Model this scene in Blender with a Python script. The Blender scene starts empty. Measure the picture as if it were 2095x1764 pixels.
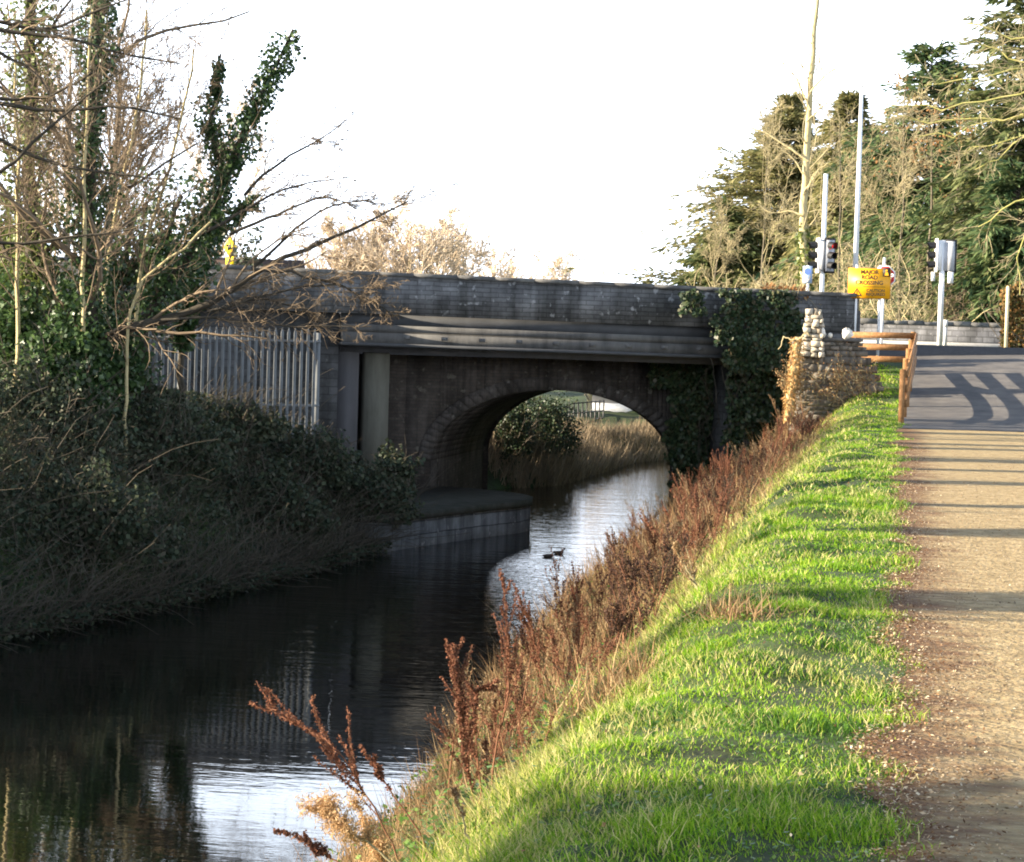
import bpy, math, random
import numpy as np
from math import sin, cos, tan, radians, pi, sqrt, hypot
from mathutils import Matrix, Vector

SC = bpy.context.scene
COL = SC.collection
random.seed(7)
RNG = np.random.default_rng(11)

# ------------------------------------------------------------------ camera
F, CX, CY = 4928.0, 1047.5, 882.0            # pixel frame 2095 x 1764
VX, VY, ROLL = 1856.0, 708.0, radians(1.7)   # vanishing point of the path, roll
_v = np.array([(VX - CX) / F, -(VY - CY) / F, -1.0]); _v /= np.linalg.norm(_v)
_k = (_v[0] * sin(ROLL) + _v[1] * cos(ROLL)) / -_v[2]
_u = np.array([sin(ROLL), cos(ROLL), _k]); _u /= np.linalg.norm(_u)
_r = np.cross(_v, _u)
ROT = np.array([_r, _v, _u])
EYE = np.array([0.0, 0.0, 1.6])
cam = bpy.data.cameras.new("camera")
cam.sensor_width = 36.0
cam.lens = 36.0 * F / 2095.0
cam.clip_start, cam.clip_end = 0.5, 3000.0
camo = bpy.data.objects.new("camera", cam)
COL.objects.link(camo)
M4 = Matrix([list(ROT[0]) + [0], list(ROT[1]) + [0], list(ROT[2]) + [1.6], [0, 0, 0, 1]])
camo.matrix_world = M4
SC.camera = camo

# ------------------------------------------------------------------ world, sun, exposure
SUN_EL, SUN_AZ = radians(19.0), radians(18.0)     # sun stands left and a little behind the camera
SUN = np.array([-cos(SUN_AZ) * cos(SUN_EL), -sin(SUN_AZ) * cos(SUN_EL), sin(SUN_EL)])
world = bpy.data.worlds.new("World"); SC.world = world
world.use_nodes = True
nt = world.node_tree; nt.nodes.clear()
out = nt.nodes.new("ShaderNodeOutputWorld"); bg = nt.nodes.new("ShaderNodeBackground")
sky = nt.nodes.new("ShaderNodeTexSky"); sky.sky_type = 'NISHITA'; sky.sun_disc = False
sky.sun_elevation = SUN_EL
sky.sun_rotation = math.atan2(SUN[0], SUN[1])
sky.air_density = 1.0; sky.dust_density = 1.5; sky.ozone_density = 1.0
tc = nt.nodes.new("ShaderNodeTexCoord")
sep = nt.nodes.new("ShaderNodeSeparateXYZ"); nt.links.new(tc.outputs["Generated"], sep.inputs[0])
mp = nt.nodes.new("ShaderNodeMapping"); mp.inputs["Scale"].default_value = (5, 5, 14)
nt.links.new(tc.outputs["Generated"], mp.inputs[0])
noi = nt.nodes.new("ShaderNodeTexNoise"); noi.inputs["Scale"].default_value = 1.0; noi.inputs["Detail"].default_value = 6
nt.links.new(mp.outputs[0], noi.inputs["Vector"])
add = nt.nodes.new("ShaderNodeMath"); add.operation = 'MULTIPLY_ADD'
nt.links.new(noi.outputs["Fac"], add.inputs[0]); add.inputs[1].default_value = 0.34
nt.links.new(sep.outputs[2], add.inputs[2])
mr = nt.nodes.new("ShaderNodeMapRange"); mr.interpolation_type = 'SMOOTHSTEP'
nt.links.new(add.outputs[0], mr.inputs["Value"])
mr.inputs["From Min"].default_value = 0.33; mr.inputs["From Max"].default_value = 0.60
mr.inputs["To Min"].default_value = 1.0; mr.inputs["To Max"].default_value = 0.0
mixc = nt.nodes.new("ShaderNodeMix"); mixc.data_type = 'RGBA'
nt.links.new(mr.outputs[0], mixc.inputs["Factor"])
nt.links.new(sky.outputs[0], mixc.inputs["A"])
mixc.inputs["B"].default_value = (10.8, 12.0, 13.8, 1)
nt.links.new(mixc.outputs["Result"], bg.inputs["Color"])
bg.inputs["Strength"].default_value = 0.078
nt.links.new(bg.outputs[0], out.inputs[0])
sl = bpy.data.lights.new("sun", 'SUN'); sl.energy = 5.0; sl.angle = radians(0.5); sl.color = (1.0, 0.86, 0.66)
so = bpy.data.objects.new("sun", sl); COL.objects.link(so)
so.rotation_euler = Vector(-SUN).to_track_quat('-Z', 'Y').to_euler()
so.location = (-40, -20, 30)
SC.view_settings.view_transform = 'Standard'; SC.view_settings.look = 'None'
SC.view_settings.exposure = 1.9; SC.view_settings.gamma = 1.0
SC.cycles.use_denoising = True
SC.cycles.max_bounces = 6; SC.cycles.diffuse_bounces = 3; SC.cycles.glossy_bounces = 3
SC.cycles.transmission_bounces = 3; SC.cycles.transparent_max_bounces = 4
SC.cycles.filter_width = 1.9

# ------------------------------------------------------------------ projection helpers (photo pixel -> place at a distance)
def ray(px, py): return ROT @ np.array([(px - CX) / F, -(py - CY) / F, -1.0])
def W(px, py, d):
    q = ray(px, py); return EYE + q * (d / q[1])
def WP(pts, d):
    if np.isscalar(d): d = [d] * len(pts)
    return [W(p[0], p[1], dd) for p, dd in zip(pts, d)]
def WZ(px, py, z):
    q = ray(px, py); return EYE + q * ((z - 1.6) / q[2])
BA = radians(26.0)
BO = np.array([-8.6, 60.0, 0.0]); BS = np.array([cos(BA), sin(BA), 0.0]); BN = np.array([-sin(BA), cos(BA), 0.0])
TILT = -0.0085
def BP(s, n, z): return BO + BS * s + BN * n + np.array([0, 0, z + TILT * s])

# ------------------------------------------------------------------ mesh builder
class MB:
    def __init__(self): self.V = []; self.Fq = []; self.Ft = []; self.Fn = []; self.n = 0
    def add(self, v, quads=None, tris=None, ngons=None):
        v = np.asarray(v, float).reshape(-1, 3)
        if quads is not None and len(quads): self.Fq.append(np.asarray(quads, np.int64).reshape(-1, 4) + self.n)
        if tris is not None and len(tris): self.Ft.append(np.asarray(tris, np.int64).reshape(-1, 3) + self.n)
        if ngons is not None:
            for g in ngons: self.Fn.append([i + self.n for i in g])
        self.V.append(v); self.n += len(v)
    def hexa(self, p):      # 8 points: bottom 4 ccw, top 4 ccw
        self.add(p, quads=[[3, 2, 1, 0], [4, 5, 6, 7], [0, 1, 5, 4], [1, 2, 6, 5], [2, 3, 7, 6], [3, 0, 4, 7]])
    def box(self, a, b):
        (x0, y0, z0), (x1, y1, z1) = a, b
        self.hexa([(x0, y0, z0), (x1, y0, z0), (x1, y1, z0), (x0, y1, z0), (x0, y0, z1), (x1, y0, z1), (x1, y1, z1), (x0, y1, z1)])
    def fbox(self, fn, a, b):   # a box in a frame given by fn(s, n, z)
        (x0, y0, z0), (x1, y1, z1) = a, b
        self.hexa([fn(*q) for q in [(x0, y0, z0), (x1, y0, z0), (x1, y1, z0), (x0, y1, z0), (x0, y0, z1), (x1, y0, z1), (x1, y1, z1), (x0, y1, z1)]])
    def beam(self, p, q, w, h):
        p = np.array(p, float); q = np.array(q, float); d = q - p; d /= np.linalg.norm(d)
        s = np.cross(d, (0, 0, 1)); s /= np.linalg.norm(s); u = np.cross(s, d)
        s *= w / 2; u *= h / 2
        self.hexa([p - s - u, p + s - u, q + s - u, q - s - u, p - s + u, p + s + u, q + s + u, q - s + u])
    def tube(self, pts, rad, sides=8, cap=True):
        pts = np.asarray(pts, float); n = len(pts)
        rad = np.broadcast_to(np.asarray(rad, float), (n,))
        t = np.gradient(pts, axis=0); t /= np.linalg.norm(t, axis=1)[:, None] + 1e-9
        ref = np.array([0.31, 0.95, 0.05]) if abs(t[0] @ np.array([0.31, 0.95, 0.05])) < .9 else np.array([1., 0, 0])
        a = np.cross(t, ref); a /= np.linalg.norm(a, axis=1)[:, None] + 1e-9
        b = np.cross(t, a)
        th = np.arange(sides) * 2 * pi / sides
        ring = pts[:, None, :] + rad[:, None, None] * (np.cos(th)[None, :, None] * a[:, None, :] + np.sin(th)[None, :, None] * b[:, None, :])
        i, j = np.meshgrid(np.arange(n - 1), np.arange(sides), indexing='ij')
        j2 = (j + 1) % sides
        q = np.stack([i * sides + j, i * sides + j2, (i + 1) * sides + j2, (i + 1) * sides + j], -1).reshape(-1, 4)
        self.add(ring.reshape(-1, 3), quads=q, ngons=[list(range(sides))[::-1], [(n - 1) * sides + k for k in range(sides)]] if cap else None)
    def segs(self, P, R, sides=3):      # P (N,k,3) polylines, R (N,k): open tubes, vectorised
        P = np.asarray(P, float); N, k, _ = P.shape
        if N == 0: return
        t = np.gradient(P, axis=1); t /= np.linalg.norm(t, axis=2)[..., None] + 1e-9
        ref = np.array([0.37, 0.61, 0.70])
        a = np.cross(t, ref); a /= np.linalg.norm(a, axis=2)[..., None] + 1e-9
        b = np.cross(t, a)
        th = np.arange(sides) * 2 * pi / sides
        ring = P[:, :, None, :] + R[:, :, None, None] * (np.cos(th)[None, None, :, None] * a[:, :, None, :] + np.sin(th)[None, None, :, None] * b[:, :, None, :])
        m, i, j = np.meshgrid(np.arange(N), np.arange(k - 1), np.arange(sides), indexing='ij')
        j2 = (j + 1) % sides; base = m * k * sides
        q = np.stack([base + i * sides + j, base + i * sides + j2, base + (i + 1) * sides + j2, base + (i + 1) * sides + j], -1).reshape(-1, 4)
        self.add(ring.reshape(-1, 3), quads=q)
    def cards(self, C, U, V, at=0.5):       # leaf shapes: tip axis U, half width V
        C = np.asarray(C, float); N = len(C)
        if N == 0: return
        v = np.stack([C, C + U * at + V, C + U, C + U * at - V], 1).reshape(-1, 3)
        self.add(v, quads=np.arange(N * 4).reshape(N, 4))
    def blades(self, B, U, Wd, bend):       # grass: base, mid, tip with a bend
        N = len(B)
        if N == 0: return
        m = B + U * 0.55 + bend * 0.25; t = B + U + bend
        v = np.stack([B - Wd, B + Wd, m + Wd * .7, m - Wd * .7, t], 1).reshape(-1, 3)
        k = np.arange(N)[:, None] * 5
        self.add(v, quads=k + np.array([[0, 1, 2, 3]]), tris=k + np.array([[3, 2, 4]]))
    def sphere(self, c, r, seg=10, rings=6):
        c = np.array(c, float); r = np.broadcast_to(np.asarray(r, float), (3,))
        vs = [c + r * np.array([0, 0, -1])]
        for i in range(1, rings):
            p = -pi / 2 + pi * i / rings
            for j in range(seg):
                vs.append(c + r * np.array([cos(p) * cos(2 * pi * j / seg), cos(p) * sin(2 * pi * j / seg), sin(p)]))
        vs.append(c + r * np.array([0, 0, 1]))
        q = []; t = []
        for i in range(rings - 2):
            for j in range(seg):
                a = 1 + i * seg; q.append([a + j, a + (j + 1) % seg, a + seg + (j + 1) % seg, a + seg + j])
        for j in range(seg):
            t.append([0, 1 + (j + 1) % seg, 1 + j]); a = 1 + (rings - 2) * seg; t.append([a + j, a + (j + 1) % seg, len(vs) - 1])
        self.add(vs, quads=q, tris=t)
    def prism(self, poly, off):         # polygon (list of 3-D points) pushed along off
        n = len(poly); p = np.array(poly, float); o = np.array(off, float)
        self.add(np.vstack([p, p + o]), quads=[[i, (i + 1) % n, n + (i + 1) % n, n + i] for i in range(n)],
                 ngons=[list(range(n))[::-1], list(range(n, 2 * n))])
    def build(self, name, mat, parent=None, smooth=False):
        V = np.vstack(self.V) if self.V else np.zeros((0, 3))
        if parent is not None:
            m = parent.matrix_basis.copy(); q = parent.parent
            while q is not None: m = q.matrix_basis @ m; q = q.parent
            mi = np.array(m.inverted()); V = V @ mi[:3, :3].T + mi[:3, 3]
        me = bpy.data.meshes.new(name)
        Q = np.vstack(self.Fq) if self.Fq else np.zeros((0, 4), np.int64)
        T = np.vstack(self.Ft) if self.Ft else np.zeros((0, 3), np.int64)
        ng = self.Fn
        loops = np.concatenate([Q.ravel(), T.ravel()] + ([np.concatenate([np.array(g) for g in ng])] if ng else []))
        tot = np.concatenate([np.full(len(Q), 4), np.full(len(T), 3), np.array([len(g) for g in ng], int)]).astype(np.int32)
        st = np.concatenate([[0], np.cumsum(tot)[:-1]]).astype(np.int32) if len(tot) else np.zeros(0, np.int32)
        me.vertices.add(len(V)); me.vertices.foreach_set("co", V.astype(np.float32).ravel())
        me.loops.add(len(loops)); me.loops.foreach_set("vertex_index", loops.astype(np.int32))
        me.polygons.add(len(tot)); me.polygons.foreach_set("loop_start", st); me.polygons.foreach_set("loop_total", tot)
        if smooth: me.polygons.foreach_set("use_smooth", np.ones(len(tot), bool))
        me.update(calc_edges=True)
        me.materials.append(mat)
        o = bpy.data.objects.new(name, me); COL.objects.link(o)
        if parent is not None: o.parent = parent
        return o

def tag(o, label=None, cat=None, group=None, kind=None):
    if label: o["label"] = label
    if cat: o["category"] = cat
    if group: o["group"] = group
    if kind: o["kind"] = kind
    return o
def thing(name, label, cat, loc=(0, 0, 0), rz=0.0, group=None):
    o = bpy.data.objects.new(name, None); COL.objects.link(o)
    o.location = [float(x) for x in loc]; o.rotation_euler = (0, 0, rz)
    return tag(o, label, cat, group)
def copy_tree(o, parent=None):
    c = o.copy(); COL.objects.link(c)
    if parent is not None: c.parent = parent
    for ch in list(o.children): copy_tree(ch, c)
    return c
def nrm(a): return a / (np.linalg.norm(a, axis=-1, keepdims=True) + 1e-9)

def vnoise(x, y, sc, seed=0):       # smooth value noise 0..1
    x = np.asarray(x, float) / sc + 1000.3; y = np.asarray(y, float) / sc + 1000.7
    xi = np.floor(x).astype(np.int64); yi = np.floor(y).astype(np.int64)
    fx = x - xi; fy = y - yi; fx = fx * fx * (3 - 2 * fx); fy = fy * fy * (3 - 2 * fy)
    def hsh(a, b):
        h = (a * 374761393 + b * 668265263 + seed * 1442695041) & 0x7fffffff
        h = ((h ^ (h >> 13)) * 1274126177) & 0x7fffffff
        return ((h ^ (h >> 16)) & 0xffff) / 65535.0
    return (hsh(xi, yi) * (1 - fx) + hsh(xi + 1, yi) * fx) * (1 - fy) + (hsh(xi, yi + 1) * (1 - fx) + hsh(xi + 1, yi + 1) * fx) * fy

# ------------------------------------------------------------------ materials
def newmat(name):
    m = bpy.data.materials.new(name); m.use_nodes = True
    n = m.node_tree; n.nodes.clear()
    o = n.nodes.new("ShaderNodeOutputMaterial")
    return m, n, o
def ramp(n, stops):
    r = n.nodes.new("ShaderNodeValToRGB"); e = r.color_ramp.elements
    while len(e) < len(stops): e.new(0.5)
    for k, (p, c) in enumerate(stops): e[k].position = p; e[k].color = (*c, 1)
    return r
def surf(name, cols, scale=4.0, rough=0.8, bump=0.0, bscale=None, detail=6, stretch=(1, 1, 1), metal=0.0, spec=0.3, coord="Object"):
    """noise-mottled surface"""
    m, n, o = newmat(name)
    b = n.nodes.new("ShaderNodeBsdfPrincipled"); n.links.new(b.outputs[0], o.inputs[0])
    t = n.nodes.new("ShaderNodeTexCoord"); mpg = n.nodes.new("ShaderNodeMapping"); mpg.inputs["Scale"].default_value = stretch
    n.links.new(t.outputs[coord], mpg.inputs[0])
    nz = n.nodes.new("ShaderNodeTexNoise"); nz.inputs["Scale"].default_value = scale; nz.inputs["Detail"].default_value = detail; nz.inputs["Roughness"].default_value = 0.65
    n.links.new(mpg.outputs[0], nz.inputs["Vector"])
    k = len(cols); r = ramp(n, [(0.3 + 0.4 * i / max(1, k - 1), c) for i, c in enumerate(cols)])
    n.links.new(nz.outputs["Fac"], r.inputs[0]); n.links.new(r.outputs[0], b.inputs["Base Color"])
    b.inputs["Roughness"].default_value = rough; b.inputs["Metallic"].default_value = metal; b.inputs["Specular IOR Level"].default_value = spec
    if bump:
        nb = n.nodes.new("ShaderNodeTexNoise"); nb.inputs["Scale"].default_value = bscale or scale * 4; nb.inputs["Detail"].default_value = 5
        n.links.new(mpg.outputs[0], nb.inputs["Vector"])
        bp = n.nodes.new("ShaderNodeBump"); bp.inputs["Strength"].default_value = 1.0; bp.inputs["Distance"].default_value = bump
        n.links.new(nb.outputs["Fac"], bp.inputs["Height"]); n.links.new(bp.outputs[0], b.inputs["Normal"])
    return m
def leafy(name, cols, transl=0.3, rough=0.55, spec=0.25):
    """each leaf, blade or stone takes its own tone"""
    m, n, o = newmat(name)
    g = n.nodes.new("ShaderNodeNewGeometry")
    k = len(cols); r = ramp(n, [(i / max(1, k - 1), c) for i, c in enumerate(cols)])
    n.links.new(g.outputs["Random Per Island"], r.inputs[0])
    b = n.nodes.new("ShaderNodeBsdfPrincipled"); b.inputs["Roughness"].default_value = rough; b.inputs["Specular IOR Level"].default_value = spec
    n.links.new(r.outputs[0], b.inputs["Base Color"])
    if transl > 0:
        tr = n.nodes.new("ShaderNodeBsdfTranslucent"); n.links.new(r.outputs[0], tr.inputs["Color"])
        mx = n.nodes.new("ShaderNodeMixShader"); mx.inputs[0].default_value = transl
        n.links.new(b.outputs[0], mx.inputs[1]); n.links.new(tr.outputs[0], mx.inputs[2]); n.links.new(mx.outputs[0], o.inputs[0])
    else: n.links.new(b.outputs[0], o.inputs[0])
    return m
def flat(name, c, rough=0.5, metal=0.0, emit=None, spec=0.4):
    v = [tuple(min(1, x * f) for x in c) for f in (0.88, 1.0, 1.08)]
    m = surf(name, v, scale=6, rough=rough, metal=metal, spec=spec)
    if emit:
        b = next(x for x in m.node_tree.nodes if x.type == 'BSDF_PRINCIPLED')
        b.inputs["Emission Color"].default_value = (*emit[0], 1); b.inputs["Emission Strength"].default_value = emit[1]
    return m
def masonry(name, c1, c2, mortar, bw, bh, ms=0.012, stain=0.5, patch=(0.25, 0.25, 0.24)):
    m, n, o = newmat(name)
    b = n.nodes.new("ShaderNodeBsdfPrincipled"); n.links.new(b.outputs[0], o.inputs[0]); b.inputs["Roughness"].default_value = 0.9
    b.inputs["Specular IOR Level"].default_value = 0.15
    t = n.nodes.new("ShaderNodeTexCoord"); sp = n.nodes.new("ShaderNodeSeparateXYZ"); n.links.new(t.outputs["Object"], sp.inputs[0])
    ad = n.nodes.new("ShaderNodeMath"); ad.operation = 'ADD'; n.links.new(sp.outputs[0], ad.inputs[0]); n.links.new(sp.outputs[1], ad.inputs[1])
    cb = n.nodes.new("ShaderNodeCombineXYZ"); n.links.new(ad.outputs[0], cb.inputs[0]); n.links.new(sp.outputs[2], cb.inputs[1])
    wob = n.nodes.new("ShaderNodeTexNoise"); wob.inputs["Scale"].default_value = 1.7; n.links.new(t.outputs["Object"], wob.inputs["Vector"])
    va = n.nodes.new("ShaderNodeVectorMath"); va.operation = 'MULTIPLY_ADD'; n.links.new(wob.outputs["Color"], va.inputs[0]); va.inputs[1].default_value = (0.06, 0.05, 0); n.links.new(cb.outputs[0], va.inputs[2])
    br = n.nodes.new("ShaderNodeTexBrick"); br.inputs["Scale"].default_value = 1.0
    br.inputs["Brick Width"].default_value = bw; br.inputs["Row Height"].default_value = bh; br.inputs["Mortar Size"].default_value = ms
    br.inputs["Color1"].default_value = (*c1, 1); br.inputs["Color2"].default_value = (*c2, 1); br.inputs["Mortar"].default_value = (*mortar, 1)
    br.inputs["Bias"].default_value = -0.1; n.links.new(va.outputs[0], br.inputs["Vector"])
    nz = n.nodes.new("ShaderNodeTexNoise"); nz.inputs["Scale"].default_value = 0.9; nz.inputs["Detail"].default_value = 8; nz.inputs["Roughness"].default_value = 0.7
    n.links.new(t.outputs["Object"], nz.inputs["Vector"])
    rp = ramp(n, [(0.38, (1 - stain,) * 3), (0.62, (1.15, 1.15, 1.15))]); n.links.new(nz.outputs["Fac"], rp.inputs[0])
    mu = n.nodes.new("ShaderNodeMix"); mu.data_type = 'RGBA'; mu.blend_type = 'MULTIPLY'; mu.inputs["Factor"].default_value = 1
    n.links.new(br.outputs["Color"], mu.inputs["A"])
    ms_ = n.nodes.new("ShaderNodeMapping"); ms_.inputs["Scale"].default_value = (2.6, 2.6, .22); n.links.new(t.outputs["Object"], ms_.inputs[0])
    n3 = n.nodes.new("ShaderNodeTexNoise"); n3.inputs["Scale"].default_value = 1.0; n3.inputs["Detail"].default_value = 5; n.links.new(ms_.outputs[0], n3.inputs["Vector"])
    r3 = ramp(n, [(0.40, (.55, .55, .53)), (0.60, (1.1, 1.1, 1.1))]); n.links.new(n3.outputs["Fac"], r3.inputs[0])
    mm = n.nodes.new("ShaderNodeMix"); mm.data_type = 'RGBA'; mm.blend_type = 'MULTIPLY'; mm.inputs["Factor"].default_value = .8
    n.links.new(rp.outputs[0], mm.inputs["A"]); n.links.new(r3.outputs[0], mm.inputs["B"]); n.links.new(mm.outputs["Result"], mu.inputs["B"])
    n2 = n.nodes.new("ShaderNodeTexNoise"); n2.inputs["Scale"].default_value = 5.5; n2.inputs["Detail"].default_value = 4; n.links.new(t.outputs["Object"], n2.inputs["Vector"])
    r2 = ramp(n, [(0.62, (0, 0, 0)), (0.72, (1, 1, 1))]); n.links.new(n2.outputs["Fac"], r2.inputs[0])
    m2 = n.nodes.new("ShaderNodeMix"); m2.data_type = 'RGBA'; n.links.new(r2.outputs[0], m2.inputs["Factor"]); n.links.new(mu.outputs["Result"], m2.inputs["A"]); m2.inputs["B"].default_value = (*patch, 1)
    n.links.new(m2.outputs["Result"], b.inputs["Base Color"])
    bp = n.nodes.new("ShaderNodeBump"); bp.inputs["Distance"].default_value = 0.02; bp.inputs["Strength"].default_value = 0.8
    n.links.new(br.outputs["Fac"], bp.inputs["Height"]); bp.invert = True; n.links.new(bp.outputs[0], b.inputs["Normal"])
    return m

M = {}
M['soil'] = surf("bank soil", [(.030, .030, .014), (.038, .058, .016), (.055, .085, .02)], 1.3, 0.95, 0.03, 9)
M['gravel'] = surf("path gravel", [(.19, .14, .07), (.32, .24, .125), (.45, .35, .20)], 7.0, 0.92, 0.022, 26, detail=9, spec=0.15)
M['asphalt'] = surf("asphalt", [(.075, .073, .073), (.12, .112, .106), (.165, .152, .138)], 1.6, 0.85, 0.006, 60, spec=0.2)
M['road'] = surf("road asphalt", [(.05, .05, .055), (.07, .07, .075)], 10.0, 0.85, 0.004, 70)
M['kerb'] = surf("kerb stone", [(.35, .34, .32), (.45, .44, .42)], 5, 0.85)
M['parapet'] = masonry("parapet stone", (.128, .128, .130), (.178, .177, .178), (.092, .090, .090), .42, .115, .010, 0.5, (.30, .30, .30))
M['coping'] = surf("coping stone", [(.07, .07, .072), (.11, .108, .105), (.19, .185, .17)], 2.2, 0.9, 0.01, 12)
M['girder'] = surf("painted girder", [(.05, .049, .047), (.095, .092, .088), (.135, .130, .12)], 2.2, 0.95, 0.006, 20, stretch=(1, 1, .35))
M['girder_dark'] = surf("dark girder", [(.05, .052, .056), (.08, .082, .086)], 2.0, 0.8)  # darker tone for the recessed band and the flange
M['spandrel'] = masonry("spandrel brick", (.075, .064, .056), (.10, .083, .072), (.068, .062, .056), .24, .085, .010, 0.5, (.13, .12, .10))
M['ring'] = masonry("arch ring brick", (.088, .078, .07), (.11, .095, .085), (.075, .068, .062), .12, .24, .010, 0.4, (.17, .16, .14))
M['concrete_olive'] = surf("algae concrete", [(.075, .072, .055), (.115, .11, .088), (.145, .14, .115)], 1.2, 0.9, 0.005, 14, stretch=(2, 2, .4))
M['concrete_grey'] = surf("grey concrete", [(.07, .068, .07), (.105, .10, .103)], 1.4, 0.9, 0.005, 14, stretch=(2, 2, .4))
M['wing'] = masonry("wing wall stone", (.07, .07, .07), (.10, .10, .10), (.06, .06, .06), .5, .2, .012, 0.5, (.12, .12, .11))
M['ledge'] = masonry("ledge stone", (.13, .13, .13), (.17, .17, .165), (.06, .06, .06), 1.1, .30, .014, 0.5, (.20, .19, .18))
M['ledge_top'] = surf("darkened ledge top", [(.018, .022, .012), (.035, .035, .025), (.055, .052, .045)], 2.5, .95, .01, 18)  # top colour darkened to cancel the sky light falling on it
M['rubble'] = leafy("rubble stone", [(.12, .105, .085), (.18, .16, .13), (.15, .145, .13), (.24, .21, .17)], 0, 0.95, 0.1)  # wall rubble, darkened for the shade on its face
M['rubble_sunlit'] = leafy("sunlit rubble stone", [(.24, .20, .15), (.46, .41, .32), (.36, .32, .26), (.54, .48, .39)], 0, 0.95, 0.1)  # lighter copy of the wall rubble, sunlight put into the colour
M['mortar'] = surf("old mortar", [(.09, .08, .065), (.14, .125, .10)], 6, 0.95, 0.01, 25)
M['white_stone'] = surf("white stone", [(.62, .58, .50), (.78, .75, .68)], 7, 0.9, 0.01, 20)
M['farwall'] = masonry("road wall stone", (.15, .15, .16), (.22, .22, .23), (.12, .12, .125), .45, .2, .02, 0.4, (.27, .27, .27))
M['palisade'] = surf("galvanised palisade", [(.13, .14, .145), (.19, .20, .205)], 3, 0.7, metal=0.0)
M['galv'] = surf("galvanised steel", [(.66, .67, .68), (.78, .78, .78)], 3, 0.45, metal=0.15)
M['pole_white'] = surf("pale grey pole paint", [(.74, .75, .76), (.82, .82, .82)], 3, 0.45)
M['signal_grey'] = flat("signal grey", (.42, .43, .45), 0.5)
M['signal_white'] = flat("signal pale casing", (.80, .80, .78), 0.5)
M['black'] = flat("signal black", (.012, .012, .013), 0.5)
M['red_lens'] = flat("red lens", (.25, .02, .02), 0.3, emit=((1, .05, .04), 0.25))
M['dark_lens'] = flat("dark lens", (.03, .035, .035), 0.25)
M['yellow'] = flat("yellow sign face", (.88, .40, .010), 0.45)
M['yellow_back'] = flat("orange sign edge", (.55, .20, .02), 0.5)
M['warn_yellow'] = flat("bright yellow sign face", (.95, .66, .02), 0.45)
M['ink'] = flat("sign black", (.02, .016, .012), 0.6)
M['white'] = flat("white paint", (.80, .80, .78), 0.5)
M['red_sign'] = flat("red sign face", (.52, .03, .03), 0.45)
M['blue_sign'] = flat("blue grey sign face", (.32, .42, .58), 0.45)
M['blue_ink'] = flat("blue sign print", (.05, .11, .36), 0.5)
M['timber'] = surf("brown stained timber", [(.18, .085, .03), (.26, .13, .05), (.34, .19, .08)], 3, 0.75, 0.003, 30, stretch=(6, 1, 6))
M['post_pale'] = surf("pale timber post", [(.62, .52, .30), (.75, .65, .42)], 4, 0.8)
M['bark_dark'] = surf("dark bark", [(.035, .03, .022), (.07, .058, .042)], 5, 0.9, 0.01, 20, stretch=(1, 1, .3))
M['bark_grey'] = surf("grey bark", [(.10, .085, .06), (.20, .17, .12)], 4, 0.9, 0.01, 18, stretch=(1, 1, .3))
M['bark_gold'] = surf("golden bark", [(.30, .24, .12), (.46, .38, .20), (.52, .44, .26)], 4, 0.9, 0.01, 18, stretch=(1, 1, .3))  # golden tone for stems, shrubs and the tall trunk
M['bark_sunlit'] = surf("yellow sunlit bark", [(.20, .19, .06), (.34, .32, .10), (.40, .34, .16)], 5, 0.9, 0.008, 18)  # yellow of the sunlight put into the bark colour
M['twig_brown'] = surf("brown twigs", [(.13, .095, .06), (.22, .165, .11)], 2, 0.9)
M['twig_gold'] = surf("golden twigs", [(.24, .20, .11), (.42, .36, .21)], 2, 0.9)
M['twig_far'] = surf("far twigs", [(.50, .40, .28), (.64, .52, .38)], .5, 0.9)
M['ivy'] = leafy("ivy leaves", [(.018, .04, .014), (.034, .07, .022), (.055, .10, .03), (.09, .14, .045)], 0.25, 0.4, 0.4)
M['ivy_lit'] = leafy("yellow green ivy", [(.06, .09, .02), (.13, .17, .04), (.22, .25, .07), (.09, .13, .03)], 0.35, 0.4, 0.4)  # lit copy of the ivy colours, sunlight mixed into the green
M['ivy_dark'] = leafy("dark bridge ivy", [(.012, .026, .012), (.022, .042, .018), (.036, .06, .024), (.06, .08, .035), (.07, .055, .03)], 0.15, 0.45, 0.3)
M['conifer'] = leafy("conifer sprays", [(.05, .075, .03), (.10, .13, .05), (.17, .19, .075), (.25, .25, .11)], 0.35, 0.6, 0.2)
M['conifer_deep'] = leafy("deep green conifer sprays", [(.035, .07, .035), (.07, .12, .05), (.13, .18, .07), (.20, .21, .09)], 0.35, 0.6, 0.2)
M['conifer_gold'] = leafy("olive conifer sprays", [(.10, .11, .045), (.20, .20, .08), (.30, .28, .12), (.38, .33, .16)], 0.4, 0.6, 0.2)
M['beech'] = leafy("dead orange leaves", [(.22, .11, .045), (.33, .17, .07), (.42, .24, .11)], 0.35, 0.7, 0.1)
M['hedge'] = leafy("hedge leaves", [(.05, .06, .02), (.09, .09, .03), (.22, .12, .04), (.30, .17, .06)], 0.25, 0.6, 0.2)
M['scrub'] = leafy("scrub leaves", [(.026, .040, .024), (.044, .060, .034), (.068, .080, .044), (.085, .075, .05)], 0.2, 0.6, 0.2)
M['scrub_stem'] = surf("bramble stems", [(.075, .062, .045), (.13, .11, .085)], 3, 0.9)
M['reed'] = leafy("dead reeds", [(.17, .125, .08), (.26, .20, .13), (.34, .27, .18)], 0.3, 0.8, 0.1)
M['dead_grass'] = leafy("shade toned dead grass", [(.05, .05, .032), (.075, .07, .045), (.10, .088, .055)], 0.25, 0.8, 0.1)  # darker copy of the reed colours, bank shade put into the tone
M['grass'] = leafy("grass blades", [(.05, .14, .006), (.12, .27, .008), (.19, .37, .012), (.29, .45, .022), (.40, .50, .05)], 0.45, 0.5, 0.3)
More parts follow.
